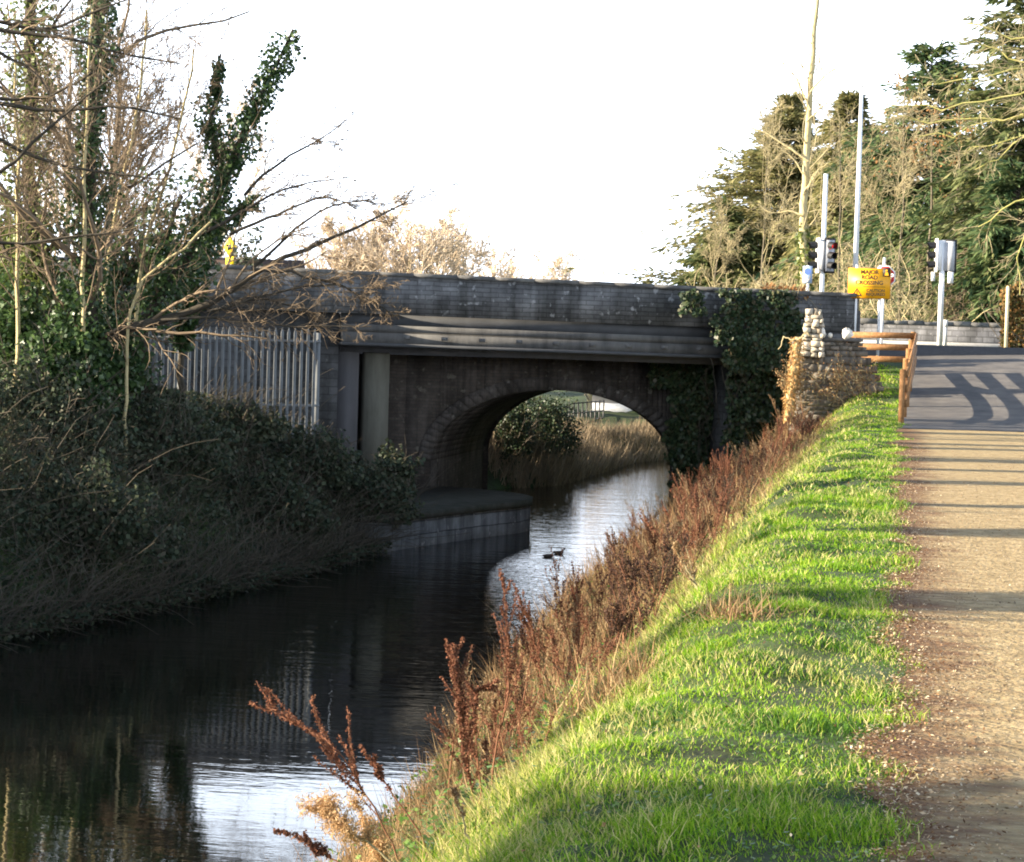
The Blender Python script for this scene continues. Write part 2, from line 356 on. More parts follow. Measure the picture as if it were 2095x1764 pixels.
M['grass_deep'] = leafy("deep green grass", [(.03, .09, .008), (.06, .15, .012), (.10, .21, .02)], 0.35, 0.5, 0.3)
M['grass_pale'] = leafy("yellow grass blades", [(.30, .34, .06), (.46, .45, .13), (.58, .51, .21), (.64, .54, .27)], 0.4, 0.6, 0.2)
M['herb'] = leafy("broad weed leaves", [(.05, .12, .016), (.10, .20, .03), (.20, .29, .07)], 0.3, 0.45, 0.35)
M['straw'] = leafy("dead stalks", [(.16, .09, .045), (.26, .15, .075), (.36, .24, .12), (.44, .33, .19)], 0.3, 0.8, 0.1)
M['dock'] = leafy("red brown seed heads", [(.085, .034, .022), (.14, .055, .034), (.20, .085, .05), (.25, .125, .075)], 0.25, 0.8, 0.1)
M['dock_dark'] = leafy("dark brown seed heads", [(.05, .03, .023), (.085, .05, .038), (.13, .08, .058)], 0.25, 0.8, 0.1)
M['dock_tan'] = leafy("tan seed heads", [(.16, .105, .06), (.26, .18, .10), (.36, .27, .16)], 0.25, 0.8, 0.1)
M['dock_stem'] = surf("red brown stems", [(.15, .06, .03), (.24, .11, .06)], 8, 0.85)
M['fluff'] = leafy("tan fluff", [(.42, .26, .13), (.55, .36, .19), (.62, .45, .27)], 0.4, 0.9, 0.05)
M['litter'] = leafy("leaf litter", [(.06, .03, .016), (.12, .058, .028), (.19, .10, .045), (.30, .18, .09), (.56, .44, .28), (.62, .55, .40)], 0.15, 0.8, 0.1)
M['pebble'] = leafy("loose pebbles", [(.11, .08, .055), (.26, .19, .12), (.42, .34, .24), (.19, .14, .09)], 0, 0.9, 0.1)
M['deadivy'] = leafy("dry ivy roots", [(.26, .14, .055), (.42, .25, .10), (.55, .38, .17)], 0.25, 0.85, 0.1)
M['duck'] = surf("brown duck plumage", [(.03, .022, .016), (.07, .05, .035)], 9, 0.7)
M['roof'] = surf("brown roof tiles", [(.07, .045, .035), (.11, .07, .055)], 3, 0.85)
M['house_wall'] = surf("grey render", [(.30, .29, .28), (.38, .37, .35)], 1, 0.9)
M['glass'] = flat("window glass", (.03, .035, .04), 0.08)

def dirty_gravel():
    m = M['gravel']; n = m.node_tree; b = next(x for x in n.nodes if x.type == 'BSDF_PRINCIPLED'); src = b.inputs["Base Color"].links[0].from_socket
    t = n.nodes.new("ShaderNodeTexCoord"); sp = n.nodes.new("ShaderNodeSeparateXYZ"); n.links.new(t.outputs["Object"], sp.inputs[0])
    mg = n.nodes.new("ShaderNodeMapping"); mg.inputs["Scale"].default_value = (1.2, 2.2, 1); n.links.new(t.outputs["Object"], mg.inputs[0])
    nz = n.nodes.new("ShaderNodeTexNoise"); nz.inputs["Scale"].default_value = 1.6; nz.inputs["Detail"].default_value = 8; nz.inputs["Roughness"].default_value = .75; n.links.new(mg.outputs[0], nz.inputs["Vector"])
    mr_ = n.nodes.new("ShaderNodeMapRange"); n.links.new(sp.outputs[0], mr_.inputs["Value"]); mr_.inputs["From Min"].default_value = -.1; mr_.inputs["From Max"].default_value = .75; mr_.inputs["To Min"].default_value = .30; mr_.inputs["To Max"].default_value = -.10
    ad = n.nodes.new("ShaderNodeMath"); ad.operation = 'ADD'; n.links.new(nz.outputs["Fac"], ad.inputs[0]); n.links.new(mr_.outputs[0], ad.inputs[1])
    r = ramp(n, [(.52, (0, 0, 0)), (.72, (1, 1, 1))]); n.links.new(ad.outputs[0], r.inputs[0])
    mx = n.nodes.new("ShaderNodeMix"); mx.data_type = 'RGBA'; n.links.new(r.outputs[0], mx.inputs["Factor"]); n.links.new(src, mx.inputs["A"]); mx.inputs["B"].default_value = (.15, .085, .045, 1)
    n.links.new(mx.outputs["Result"], b.inputs["Base Color"])
dirty_gravel()
def water_mat():
    m, n, o = newmat("canal water")
    b = n.nodes.new("ShaderNodeBsdfPrincipled"); n.links.new(b.outputs[0], o.inputs[0])
    b.inputs["Base Color"].default_value = (.0015, .002, .002, 1); b.inputs["Roughness"].default_value = 0.02; b.inputs["IOR"].default_value = 1.33
    t = n.nodes.new("ShaderNodeTexCoord")
    # wind ruffles the open reach by the bridge more than the sheltered water in front
    sp = n.nodes.new("ShaderNodeSeparateXYZ"); n.links.new(t.outputs["Object"], sp.inputs[0])
    gy_ = n.nodes.new("ShaderNodeMapRange"); gy_.interpolation_type = 'SMOOTHSTEP'; n.links.new(sp.outputs[1], gy_.inputs["Value"])
    gy_.inputs["From Min"].default_value = 26; gy_.inputs["From Max"].default_value = 44; gy_.inputs["To Min"].default_value = .5; gy_.inputs["To Max"].default_value = 3.4
    prev = None
    for sc, st, am in ((1.0, (1.6, 4.5, 1), .0030), (1.0, (5.0, 13, 1), .0012), (1.0, (.5, 1.1, 1), .004)):
        mpg = n.nodes.new("ShaderNodeMapping"); mpg.inputs["Scale"].default_value = st; mpg.inputs["Rotation"].default_value = (0, 0, 0.12)
        n.links.new(t.outputs["Object"], mpg.inputs[0])
        nz = n.nodes.new("ShaderNodeTexNoise"); nz.inputs["Scale"].default_value = sc; nz.inputs["Detail"].default_value = 2; n.links.new(mpg.outputs[0], nz.inputs["Vector"])
        ml = n.nodes.new("ShaderNodeMath"); ml.operation = 'MULTIPLY'; n.links.new(nz.outputs["Fac"], ml.inputs[0]); n.links.new(gy_.outputs[0], ml.inputs[1])
        bp = n.nodes.new("ShaderNodeBump"); bp.inputs["Strength"].default_value = 1.0; bp.inputs["Distance"].default_value = am
        n.links.new(ml.outputs[0], bp.inputs["Height"])
        if prev: n.links.new(prev.outputs[0], bp.inputs["Normal"])
        prev = bp
    n.links.new(prev.outputs[0], b.inputs["Normal"])
    return m
M['water'] = water_mat()

# ------------------------------------------------------------------ ground, water, path, road
WATER = -3.2
def xl(Y): return np.interp(Y, [-30, 20, 34, 40, 47, 52.4, 55, 58, 73, 76, 92, 105, 120, 140, 160], [-14.4, -14.1, -13.3, -12.2, -11.4, -11.2, -11.6, -12.4, -12.4, -11.05, -10.4, -6.5, 1, 14, 30])
def xr(Y): return np.interp(Y, [-30, 22, 40, 88, 98, 110, 128, 150, 160], [-4.7, -4.7, -5.7, -5.8, -4.8, -1, 9, 26, 36])
_ry = np.arange(-80, 200, .1); _rz = np.interp(_ry, [-50, 50, 54, 57, 61.5, 65.5, 69, 78, 90, 140], [0, 0, .06, .30, .88, 1.34, 1.58, 1.62, 1.62, .6])
_g = np.exp(-np.linspace(-2.2, 2.2, 45) ** 2); _rz = np.convolve(_rz, _g / _g.sum(), 'same')
def rampz(Y): return np.interp(Y, _ry, _rz)
def H(X, Y):
    X = np.asarray(X, float); Y = np.asarray(Y, float)
    L, R = xl(Y), xr(Y); rz = rampz(Y)
    tl = L - X; tr = X - R
    zl = np.interp(Y, [-30, 50, 58, 72, 76, 95, 140, 260, 600], [-.4, -.5, -.2, .3, -1.7, -2.25, -2.25, -1.6, 2.0])
    rough = (vnoise(X, Y, 1.3, 1) - .5) * .35 + (vnoise(X, Y, .45, 2) - .5) * .12
    a = np.clip(tl * 0.95, 0, None); top = zl + 3.25
    left = -3.25 + top * (1 - np.exp(-(a / top) ** 1.6 * 1.3)) + rough * np.clip(tl, 0, 1)
    ww = -R - 1.0; tq = tr / ww * 4.8
    prof = np.interp(tq, [0, .35, 2.5, 3.9, 4.45, 4.8, 5.2], [-3.25, -2.80, -1.62, -.55, -.14, -.03, 0])
    flatten = np.clip((-.45 - X) / .8, 0, 1)
    hum = ((vnoise(X, Y, .55, 3) - .45) * .09 + (vnoise(X, Y, .22, 4) - .5) * .045) * np.clip((X + 2.6) * 2, 0, 1) * np.clip((-.30 - X) * 5, 0, 1)
    right = prof + rz * np.clip(tr / 4.6, 0, 1) + rough * .5 * np.clip(tr, 0, 1) * flatten + hum
    z = np.where(tl > 0, left, np.where(tr > 0, right, -4.0))
    d = X - BO[0]; e = Y - BO[1]
    s = d * BS[0] + e * BS[1]; n = d * BN[0] + e * BN[1]
    emb = (n > 1.6) & (n < 11.0)
    z = np.where(emb & (s < -5.8), 1.5, z)
    z = np.where(emb & (s > 5.6) & (X > -5.4) & (X < -.8), np.maximum(z, 1.4), z)
    arch = (X > -12.35) & (X < -5.95) & (s > -5.4) & (s < 5.4) & (n > 0.5) & (n < 13)
    z = np.where(arch, -4.0, z)
    return z
XS = np.concatenate([np.array([-700, -400, -220, -120, -80, -55, -40, -32, -27]), np.arange(-24, -16, .5), np.arange(-16, -2.4, .2), np.arange(-2.4, .15, .1), np.array([.5, 1, 1.8, 2.6, 3.4, 4.5, 6, 8, 11, 15, 20, 28, 40, 60, 90, 150, 300, 700])])
YS = np.concatenate([np.array([-60, -30, -12, -4, 0, 3]), np.arange(5, 24, .16), np.arange(24, 76, .4), np.arange(76, 130, 1.2), np.array([132, 138, 146, 156, 170, 190, 220, 260, 320, 400, 520, 700, 1000, 1500])])
gx, gy = np.meshgrid(XS, YS, indexing='xy')
def sheet(name, XX, YY, zf, mat, kind="structure", smooth=True):
    a, b = np.meshgrid(XX, YY, indexing='xy'); z = zf(a, b)
    ny, nx = a.shape; i, j = np.meshgrid(np.arange(ny - 1), np.arange(nx - 1), indexing='ij'); k = i * nx + j
    mb = MB(); mb.add(np.stack([a, b, z], -1).reshape(-1, 3), quads=np.stack([k, k + 1, k + nx + 1, k + nx], -1).reshape(-1, 4))
    return tag(mb.build(name, mat, smooth=smooth), kind=kind)
sheet("ground", XS, YS, H, M['soil'])
sheet("water", np.array([-60, -20, -10, 0, 60.]), np.array([-30, 20, 50, 80, 170.]), lambda a, b: a * 0 + WATER, M['water'])
def edge(Y):            # ragged left edge of the gravel
    return -.02 + (vnoise(Y, Y * 0, 1.1, 5) - .5) * .34 + (vnoise(Y, Y * 0, .4, 6) - .5) * .20
YP = YS[(YS > -20) & (YS <= 47.5)]
YP = np.unique(np.concatenate([YP, np.arange(5, 47.4, .08)]))
a = np.stack([edge(YP) - .05] + [np.full(len(YP), x) for x in (.45, 1.2, 2.2, 3.4)], 1); b = np.repeat(YP[:, None], 5, 1)
i, j = np.meshgrid(np.arange(len(YP) - 1), np.arange(4), indexing='ij'); k = i * 5 + j
mb = MB(); mb.add(np.stack([a, b, rampz(b) + .006], -1).reshape(-1, 3), quads=np.stack([k, k + 1, k + 6, k + 5], -1).reshape(-1, 4))
tag(mb.build("path", M['gravel'], smooth=True), kind="structure")
YR = YS[(YS >= 47.0) & (YS < 68)]
XA = np.linspace(-.05, 3.4, 40); a, b = np.meshgrid(XA, YR, indexing='xy'); b = b.copy(); b[0] = 46.8 + .55 * vnoise(XA, XA * 0, .5, 41) + .25 * vnoise(XA, XA * 0, .13, 42)
a = a.copy(); a[:, 0] = -.05 + .10 * (vnoise(YR, YR * 0, .8, 43) - .5)
i, j = np.meshgrid(np.arange(len(YR) - 1), np.arange(39), indexing='ij'); k = i * 40 + j
mb = MB(); mb.add(np.stack([a, b, rampz(b) + .012], -1).reshape(-1, 3), quads=np.stack([k, k + 1, k + 41, k + 40], -1).reshape(-1, 4)); tag(mb.build("pavement", M['asphalt'], smooth=True), kind="structure")
mb = MB()
mb.fbox(lambda s, n, z: BO + BS * s + BN * n + np.array([0, 0, z]), (-60, 1.16, 1.0), (60, 10.3, 1.64))
tag(mb.build("road", M['road']), kind="structure")
mb = MB()
p0, p1 = np.array([-1.5, 79.6, 1.6]), np.array([8, 83.6, 1.6])
mb.beam(p0 + [0, 0, .06], p1 + [0, 0, .06], .3, .2)
tag(mb.build("kerb", M['kerb']), kind="structure")

# ------------------------------------------------------------------ the bridge
bridge = thing("road_bridge", "grey stone road bridge with dark brick arch over the canal", "bridge", BO, BA)
mb = MB()
mb.fbox(BP, (-22, .12, 1.96), (8.2, .52, 2.90))
par = mb.build("parapet", M['parapet'], bridge)
mb = MB()
s = -22.0
while s < 8.2:
    L = random.uniform(.85, 1.25); e = min(s + L, 8.25); dz = random.uniform(-.006, .006)
    mb.fbox(BP, (s + .006, .06, 2.902 + dz * .2), (e - .006, .58, 3.0 + dz)); s = e
mb.build("coping", M['coping'], par)
mb = MB()
mb.fbox(BP, (-5.55, .30, 1.70), (6.4, .75, 1.957))
gd = mb.build("girder", M['girder_dark'], bridge)
mb = MB()
mb.fbox(BP, (-5.55, .16, 1.53), (6.4, .6, 1.697)); mb.fbox(BP, (-5.55, .21, 1.505), (6.4, .6, 1.528)); mb.fbox(BP, (-5.55, .16, 1.25), (6.4, .6, 1.503))
mb.build("web", M['girder'], gd)
mb = MB(); mb.fbox(BP, (-5.58, .08, 1.17), (6.4, .7, 1.248)); mb.build("flange", M['girder_dark'], gd)
for k in range(12):
    mb = MB(); mb.fbox(BP, (-5.0 + k * .97, .125, 1.36), (-4.84 + k * .97, .158, 1.45)); mb.build("bolt_plate", M['coping'], gd)
mb = MB(); mb.fbox(BP, (-5.5, .72, 1.0), (6.2, 10.2, 1.5)); mb.build("deck_slab", M['concrete_grey'], bridge)
mb = MB(); mb.fbox(BP, (-5.54, .75, -3.4), (-5.0, 1.35, 1.168)); mb.build("column", M['concrete_grey'], bridge)
mb = MB(); mb.fbox(BP, (-4.82, .85, -3.4), (-4.19, 1.45, 1.168)); mb.build("column", M['concrete_olive'], bridge)
mb = MB(); mb.fbox(BP, (-22, .53, -3.5), (-5.58, 1.13, 1.955)); mb.build("wing_wall", M['wing'], bridge)
# old arch: opening s -2.6..4.08 at the face n = 2.5
SA, SB, ZSP, ZCR = -2.62, 4.08, -1.75, .17
NF = 2.5
def archz(s):
    u = np.clip((s - (SA + SB) / 2) / ((SB - SA) / 2), -1, 1)
    return ZSP + (ZCR - ZSP) * np.power(np.clip(1 - np.abs(u) ** 2.15, 0, 1), .52)
Xa, Xb = BP(SA, NF, 0)[0], BP(SB, NF, 0)[0]
def face_pts(n): # the barrel runs along the canal (world Y): where the two skewed faces cut it
    return lambda s, z: BP(s, n, z)
def spandrel(n0, n1, shift):
    mb = MB(); ss = np.concatenate([np.linspace(-6.2, SA - 1e-3, 6), SA + (SB - SA) * (1 - np.cos(np.linspace(0, pi, 41))) / 2, np.linspace(SB + 1e-3, 8.4, 6)])
    rows = []
    for q in ss:
        b = -3.8 if (q < SA or q > SB) else float(archz(q))
        rows.append(b)
    for i in range(len(ss) - 1):
        a, b = ss[i] + shift, ss[i + 1] + shift
        mb.hexa([BP(a, n0, rows[i]), BP(b, n0, rows[i + 1]), BP(b, n1, rows[i + 1]), BP(a, n1, rows[i]), BP(a, n0, 1.0), BP(b, n0, 1.0), BP(b, n1, 1.0), BP(a, n1, 1.0)])
    return mb
spandrel(NF, NF + .3, 0).build("spandrel_wall", M['spandrel'], bridge)
sh = 7.4 * tan(BA)      # the barrel drifts along s because it follows the canal, not the road
spandrel(NF + 7.1, NF + 7.4, sh).build("spandrel_wall", M['spandrel'], bridge)
mb = MB(); ss = SA + (SB - SA) * (1 - np.cos(np.linspace(0, pi, 41))) / 2; zz = archz(ss)
prof = [(SA, -3.8)] + list(zip(ss, zz)) + [(SB, -3.8)]
T = .35
for i in range(len(prof) - 1):
    (a, za), (b, zb) = prof[i], prof[i + 1]
    mx, mz = (SA + SB) / 2, -2.2
    oa = np.array([a - mx, za - mz]); oa *= T / np.linalg.norm(oa); ob = np.array([b - mx, zb - mz]); ob *= T / np.linalg.norm(ob)
    n0, n1 = NF + .302, NF + 7.098
    f = lambda q, n, z: BP(q + (n - NF) * tan(BA), n, z)
    mb.hexa([f(a, n0, za), f(b, n0, zb), f(b, n1, zb), f(a, n1, za), f(a + oa[0], n0, za + oa[1]), f(b + ob[0], n0, zb + ob[1]), f(b + ob[0], n1, zb + ob[1]), f(a + oa[0], n1, za + oa[1])])
mb.build("arch_barrel", M['spandrel'], bridge, smooth=False)
mb = MB()       # ring of voussoirs, a little proud of the face
for i in range(1, len(prof) - 2):
    (a, za), (b, zb) = prof[i], prof[i + 1]
    oa = np.array([a - mx, za - mz]); oa *= T / np.linalg.norm(oa); ob = np.array([b - mx, zb - mz]); ob *= T / np.linalg.norm(ob)
    mb.hexa([BP(a, NF - .03, za), BP(b, NF - .03, zb), BP(b, NF - .002, zb), BP(a, NF - .002, za), BP(a + oa[0], NF - .03, za + oa[1]), BP(b + ob[0], NF - .03, zb + ob[1]), BP(b + ob[0], NF - .002, zb + ob[1]), BP(a + oa[0], NF - .002, za + oa[1])])
mb.build("arch_ring", M['ring'], bridge)
# far side: pale column added to stand for a strip of light, far parapet
c = W(972, 930, 73.2)
mb = MB(); mb.box((c[0] - .33, c[1] - .3, -3.2), (c[0] + .33, c[1] + .3, 1.1)); mb.build("column", M['concrete_olive'], bridge)
mb = MB(); mb.fbox(BP, (-30, 10.35, 1.2), (13.0, 10.8, 2.75)); mb.build("parapet", M['parapet'], bridge)

# stone ledge under the arch
poly = [(-11.0, 51.0), (-10.63, 52.4), (-10.25, 53.8), (-9.85, 55.2), (-9.45, 56.4), (-9.12, 57.3), (-8.98, 58.2), (-9.1, 59.1), (-9.5, 60.0), (-10.2, 60.8), (-11.1, 61.4), (-12.0, 61.7), (-12.3, 58), (-12.5, 51.0)]
ledge = thing("stone_ledge", "low curved stone ledge at the water under the bridge arch", "ledge", (-10, 57, WATER))
mb = MB(); mb.prism([(x, y, -3.9) for x, y in poly], (0, 0, 1.32)); mb.build("wall", M['ledge'], ledge)
mb = MB(); cx = np.mean([p[0] for p in poly])
mb.prism([(x + (.05 if i < 12 else 0), y, -2.577) for i, (x, y) in enumerate(poly)], (0, 0, .16)); mb.build("coping", M['ledge_top'], ledge)

# ------------------------------------------------------------------ plant growth helpers
def polyl(rng, start, dirs, L, k, wob, trop):
    p = start.copy(); d = dirs.copy(); pts = [p]
    for i in range(k):
        d = nrm(d + wob * rng.normal(size=d.shape) + np.asarray(trop))
        p = p + d * (L / k)[:, None]; pts.append(p)
    return np.stack(pts, 1)
def sprout(rng, P, R, L, n, t0, t1, ang, lr, rr, k, wob, trop, jit=.25, rmin=.004, side=None):
    """n children on every polyline in P; returns their polylines, radii and lengths"""
    N, kk, _ = P.shape
    t = rng.uniform(t0, t1, (N, n)); x = t * (kk - 1); i = np.minimum(x.astype(int), kk - 2); f = x - i
    r_ = np.arange(N)[:, None]
    pos = P[r_, i] * (1 - f)[..., None] + P[r_, i + 1] * f[..., None]
    tan_ = nrm(P[r_, i + 1] - P[r_, i])
    rad = R[r_, i] * (1 - f) + R[r_, i + 1] * f
    q = rng.normal(size=tan_.shape)
    if side is not None: q = q + np.asarray(side)
    q = q - (q * tan_).sum(-1, keepdims=True) * tan_; q = nrm(q)
    a = ang + rng.normal(size=t.shape) * .15
    d = np.cos(a)[..., None] * tan_ + np.sin(a)[..., None] * q
    Lc = L[:, None] * lr * (1.15 - .7 * t) * (1 + jit * rng.normal(size=t.shape)).clip(.3, 2)
    pos = pos.reshape(-1, 3); d = d.reshape(-1, 3); Lc = Lc.ravel(); rc = np.maximum(rad.ravel() * rr, rmin)
    Pc = polyl(rng, pos, d, Lc, k, wob, trop)
    Rc = rc[:, None] * np.linspace(1, .35, k + 1)[None, :]
    return Pc, np.maximum(Rc, rmin * .6), Lc
def resample(pts, k):
    pts = np.asarray(pts, float); d = np.concatenate([[0], np.cumsum(np.linalg.norm(np.diff(pts, axis=0), axis=1))])
    t = np.linspace(0, d[-1], k)
    # smooth interpolation
    out = np.stack([np.interp(t, d, pts[:, c]) for c in range(3)], 1)
    for _ in range(2): out[1:-1] = (out[:-2] + 2 * out[1:-1] + out[2:]) / 4
    return out, d[-1]
def limb(mb, pts, r0, r1, k=14, sides=8, wob=0.0, rng=RNG):
    P, L = resample(pts, k)
    if wob: P[1:-1] += rng.normal(size=P[1:-1].shape) * wob
    R = np.linspace(r0, r1, k); mb.tube(P, R, sides, cap=False)
    return P[None], R[None], np.array([L])
def twigs(mb, rng, P, R, L, spec, rmin=.006):
    """grow the levels given in spec on P; returns every level's polylines"""
    outp = []
    for (n, t0, t1, ang, lr, rr, k, wob, trop, side) in spec:
        P, R, L = sprout(rng, P, R, L, n, t0, t1, ang, lr, rr, k, wob, trop, rmin=rmin, side=side)
        mb.segs(P, R, 5 if R.max() > .03 else 3); outp.append((P, R, L))
    return outp
def leaves_on(mb, rng, pts, spread, n, size, droop=.3, flatn=0.6):
    """n leaves around each of pts (M,3) within spread (M,)"""
    M_ = len(pts); C = np.repeat(pts, n, 0); s = np.repeat(np.broadcast_to(spread, (M_,)), n)
    o = nrm(rng.normal(size=C.shape)); C = C + o * (s * rng.uniform(.55, 1.05, len(C)))[:, None]
    u = nrm(rng.normal(size=C.shape) + o * flatn + np.array([0, 0, -droop])); v = nrm(np.cross(u, o + .5 * rng.normal(size=C.shape)))
    sz = size * rng.uniform(.6, 1.4, len(C))
    mb.cards(C, u * sz[:, None], v * (sz * .42)[:, None])
def along(P, step):
    """points along one polyline"""
    d = np.concatenate([[0], np.cumsum(np.linalg.norm(np.diff(P, axis=0), axis=1))]); t = np.arange(0, d[-1], step)
    return np.stack([np.interp(t, d, P[:, c]) for c in range(3)], 1), t / d[-1]
UP = (0, 0, .12)

# ------------------------------------------------------------------ trees on the left bank
def base_of(p): return (p[0], p[1], float(H(p[0], p[1])))
def left_tree(name, label, pts, d, r0, r1, bark, spec=None, ivy=None, ivy_mat=None, seed=0, cat="tree", extra=(), twmat=None, rmin=.006, leaf=.085, group=None):
    rng = np.random.default_rng(seed)
    wp = WP(pts, d); b = base_of(wp[0]); wp = [np.array(b) - [0, 0, .3]] + wp if wp[0][2] - b[2] > .4 else [np.array([wp[0][0], wp[0][1], b[2] - .3])] + wp[1:]
    t = thing(name, label, cat, b, group=group)
    mb = MB(); limbs = [limb(mb, wp, r0, r1, 18, 8, .02, rng)]
    for (ep, ed, e0, e1) in extra: limbs.append(limb(mb, WP(ep, ed), e0, e1, 12, 7, .02, rng))
    mb.build("trunk", M[bark], t, smooth=True)
    if spec:
        mb = MB()
        for (P, R, L) in limbs: twigs(mb, rng, P, R, L, spec, rmin)
        mb.build("branches", M[twmat or bark], t)
    if ivy:
        mb = MB()
        for (P, R, L), iv in zip(limbs, ivy):
            if not iv: continue
            (s0, s1, t0, t1, n) = iv
            A, tt = along(P[0], .05); k = (tt >= t0) & (tt <= t1); A = A[k]; tt = tt[k]
            sp = np.interp(tt, [t0, t1], [s0, s1]) * (.30 + 1.3 * vnoise(tt * L[0] * 2.2, tt * 0 + seed, 1.0, seed) * (.6 + .8 * vnoise(tt * L[0] * 6, tt * 0 + seed, 1.0, seed + 7)))
            leaves_on(mb, rng, A, sp, n, leaf, .5)
        mb.build("ivy", M[ivy_mat or 'ivy'], t)
    return t
SPEC_FINE = [(16, .2, 1, .85, .42, .42, 6, .16, UP, None), (7, .15, 1, .7, .5, .5, 5, .2, (0, 0, .05), None), (5, .15, 1, .6, .5, .6, 4, .2, (0, 0, .03), None)]
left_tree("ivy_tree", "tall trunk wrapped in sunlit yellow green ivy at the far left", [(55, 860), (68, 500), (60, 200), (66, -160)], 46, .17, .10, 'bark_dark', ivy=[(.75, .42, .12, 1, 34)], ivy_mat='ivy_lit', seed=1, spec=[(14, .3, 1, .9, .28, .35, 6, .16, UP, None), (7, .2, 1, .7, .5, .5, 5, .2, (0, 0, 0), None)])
left_tree("ivy_tree", "dark ivy covered trunk standing just right of the sunlit ivy trunk", [(200, 860), (178, 560), (186, 250), (205, 0), (214, -220)], 44, .16, .09, 'bark_dark', ivy=[(.75, .26, .05, .97, 40)], seed=2, spec=SPEC_FINE, twmat='twig_brown')
left_tree("leaning_ivy_tree", "ivy clad tree leaning right with two ragged ivy topped forks", [(200, 850), (325, 600), (425, 475), (470, 335), (530, 210), (585, 95), (600, 60)], 47, .15, .03, 'bark_dark',
          extra=[([(455, 350), (432, 270), (437, 200), (452, 110)], 47.2, .07, .02), ([(425, 475), (480, 440), (530, 400)], 46.6, .05, .02)],
          ivy=[(.66, .28, .30, .97, 44), (.38, .18, 0, .92, 36), (.42, .15, 0, .9, 34)], ivy_mat='ivy', seed=3, spec=[(12, .3, 1, .8, .22, .3, 5, .16, UP, None), (6, .2, 1, .7, .5, .5, 4, .2, (0, 0, 0), None)], twmat='twig_brown')
DR = (.10, -.02, -.05)
left_tree("bare_tree", "leafless tree throwing a long dark limb across the bridge parapet", [(140, 740), (240, 668), (330, 655), (425, 638), (515, 550), (600, 520), (700, 482), (835, 412)], [44, 44, 44, 44, 44.2, 44.5, 45, 45.5], .12, .015, 'bark_dark',
          extra=[([(430, 470), (520, 415), (610, 375), (720, 362)], 44.6, .035, .008), ([(500, 400), (570, 330), (650, 290), (722, 235)], 45, .035, .008), ([(470, 480), (560, 440), (650, 400), (760, 430)], 44.2, .035, .008), ([(515, 550), (600, 470), (690, 410), (800, 418)], 44.4, .035, .008),
                 ([(425, 638), (520, 610), (600, 625), (650, 660)], 43.6, .03, .008), ([(425, 638), (540, 600), (640, 585), (780, 590)], 43.4, .03, .008), ([(330, 655), (480, 650), (600, 672), (760, 668)], 43.2, .03, .008), ([(515, 550), (600, 560), (690, 580), (800, 640)], 43.5, .03, .008)],
          spec=[(16, .2, 1, .55, .26, .5, 6, .15, (.05, 0, .02), None), (7, .1, 1, .6, .5, .6, 5, .2, (.02, 0, -.03), None), (4, .2, 1, .6, .5, .7, 4, .2, (0, 0, -.03), None)], twmat='twig_brown', seed=4, rmin=.0065)
for k, (pp, d, lab, sd) in enumerate([([(214, 640), (224, 494), (234, 421), (264, 334), (286, 214), (298, 120), (300, 20)], 45.5, "slim pale stem leaning right beside the dark ivy trunk", 5),
                                      ([(275, 640), (281, 581), (311, 454), (351, 337), (364, 274), (388, 172), (396, 100)], 46.5, "thin bent pale stem rising left of the leaning ivy tree", 6),
                                      ([(172, 600), (174, 444), (175, 300), (182, 160), (190, 20)], 43.5, "thin straight brown stem in front of the dark ivy trunk", 7),
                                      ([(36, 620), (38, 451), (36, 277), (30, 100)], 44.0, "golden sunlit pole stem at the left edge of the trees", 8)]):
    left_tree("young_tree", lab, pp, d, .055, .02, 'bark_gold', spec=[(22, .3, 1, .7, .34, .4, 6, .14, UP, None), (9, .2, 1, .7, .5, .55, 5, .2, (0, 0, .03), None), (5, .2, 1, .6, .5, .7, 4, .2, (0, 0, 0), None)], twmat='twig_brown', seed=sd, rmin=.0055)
left_tree("young_tree", "short golden limb slanting right above the parapet end", [(262, 640), (290, 564), (351, 528), (401, 494), (430, 455)], 43.8, .04, .02, 'bark_gold', spec=[(8, .3, 1, .7, .3, .4, 5, .14, UP, None), (5, .2, 1, .7, .5, .55, 4, .2, (0, 0, .03), None)], twmat='twig_brown', seed=9)
# crowns of bare trees further back on the left
def bare_tree(name, label, base, h, r, bark, twmat, seed, spread=.5, levels=None, rmin=.012, group=None, lean=(0, 0), cat="tree", ivyh=0, trunkr=None, kids=14):
    rng = np.random.default_rng(seed)
    b = np.array([base[0], base[1], float(H(base[0], base[1]))]) if len(base) == 2 else np.array(base, float)
    t = thing(name, label, cat, b, group=group)
    mb = MB(); top = b + np.array([lean[0], lean[1], h])
    lm = limb(mb, [b - [0, 0, .2], b * .6 + top * .4 + rng.normal(size=3) * .15, top], r, r * .15, 14, 8, .03, rng)
    mb.build("trunk", M[bark], t, smooth=True)
    mb = MB()
    sp = levels or [(kids, .22, .98, .75, spread, .45, 7, .12, (0, 0, .09), None), (9, .2, 1, .65, .42, .5, 6, .16, (0, 0, .05), None), (7, .15, 1, .6, .45, .6, 5, .18, (0, 0, .03), None), (4, .2, 1, .6, .5, .7, 3, .2, (0, 0, 0), None)]
    twigs(mb, rng, *lm, sp, rmin); mb.build("crown", M[twmat], t)
    if ivyh:
        mb = MB(); A, tt = along(lm[0][0], .06); A = A[tt < ivyh]
        leaves_on(mb, rng, A, r * 2.1 * (.6 + .8 * rng.random(len(A))), 26, .16, .5); mb.build("ivy", M['ivy_lit'], t)
    return t
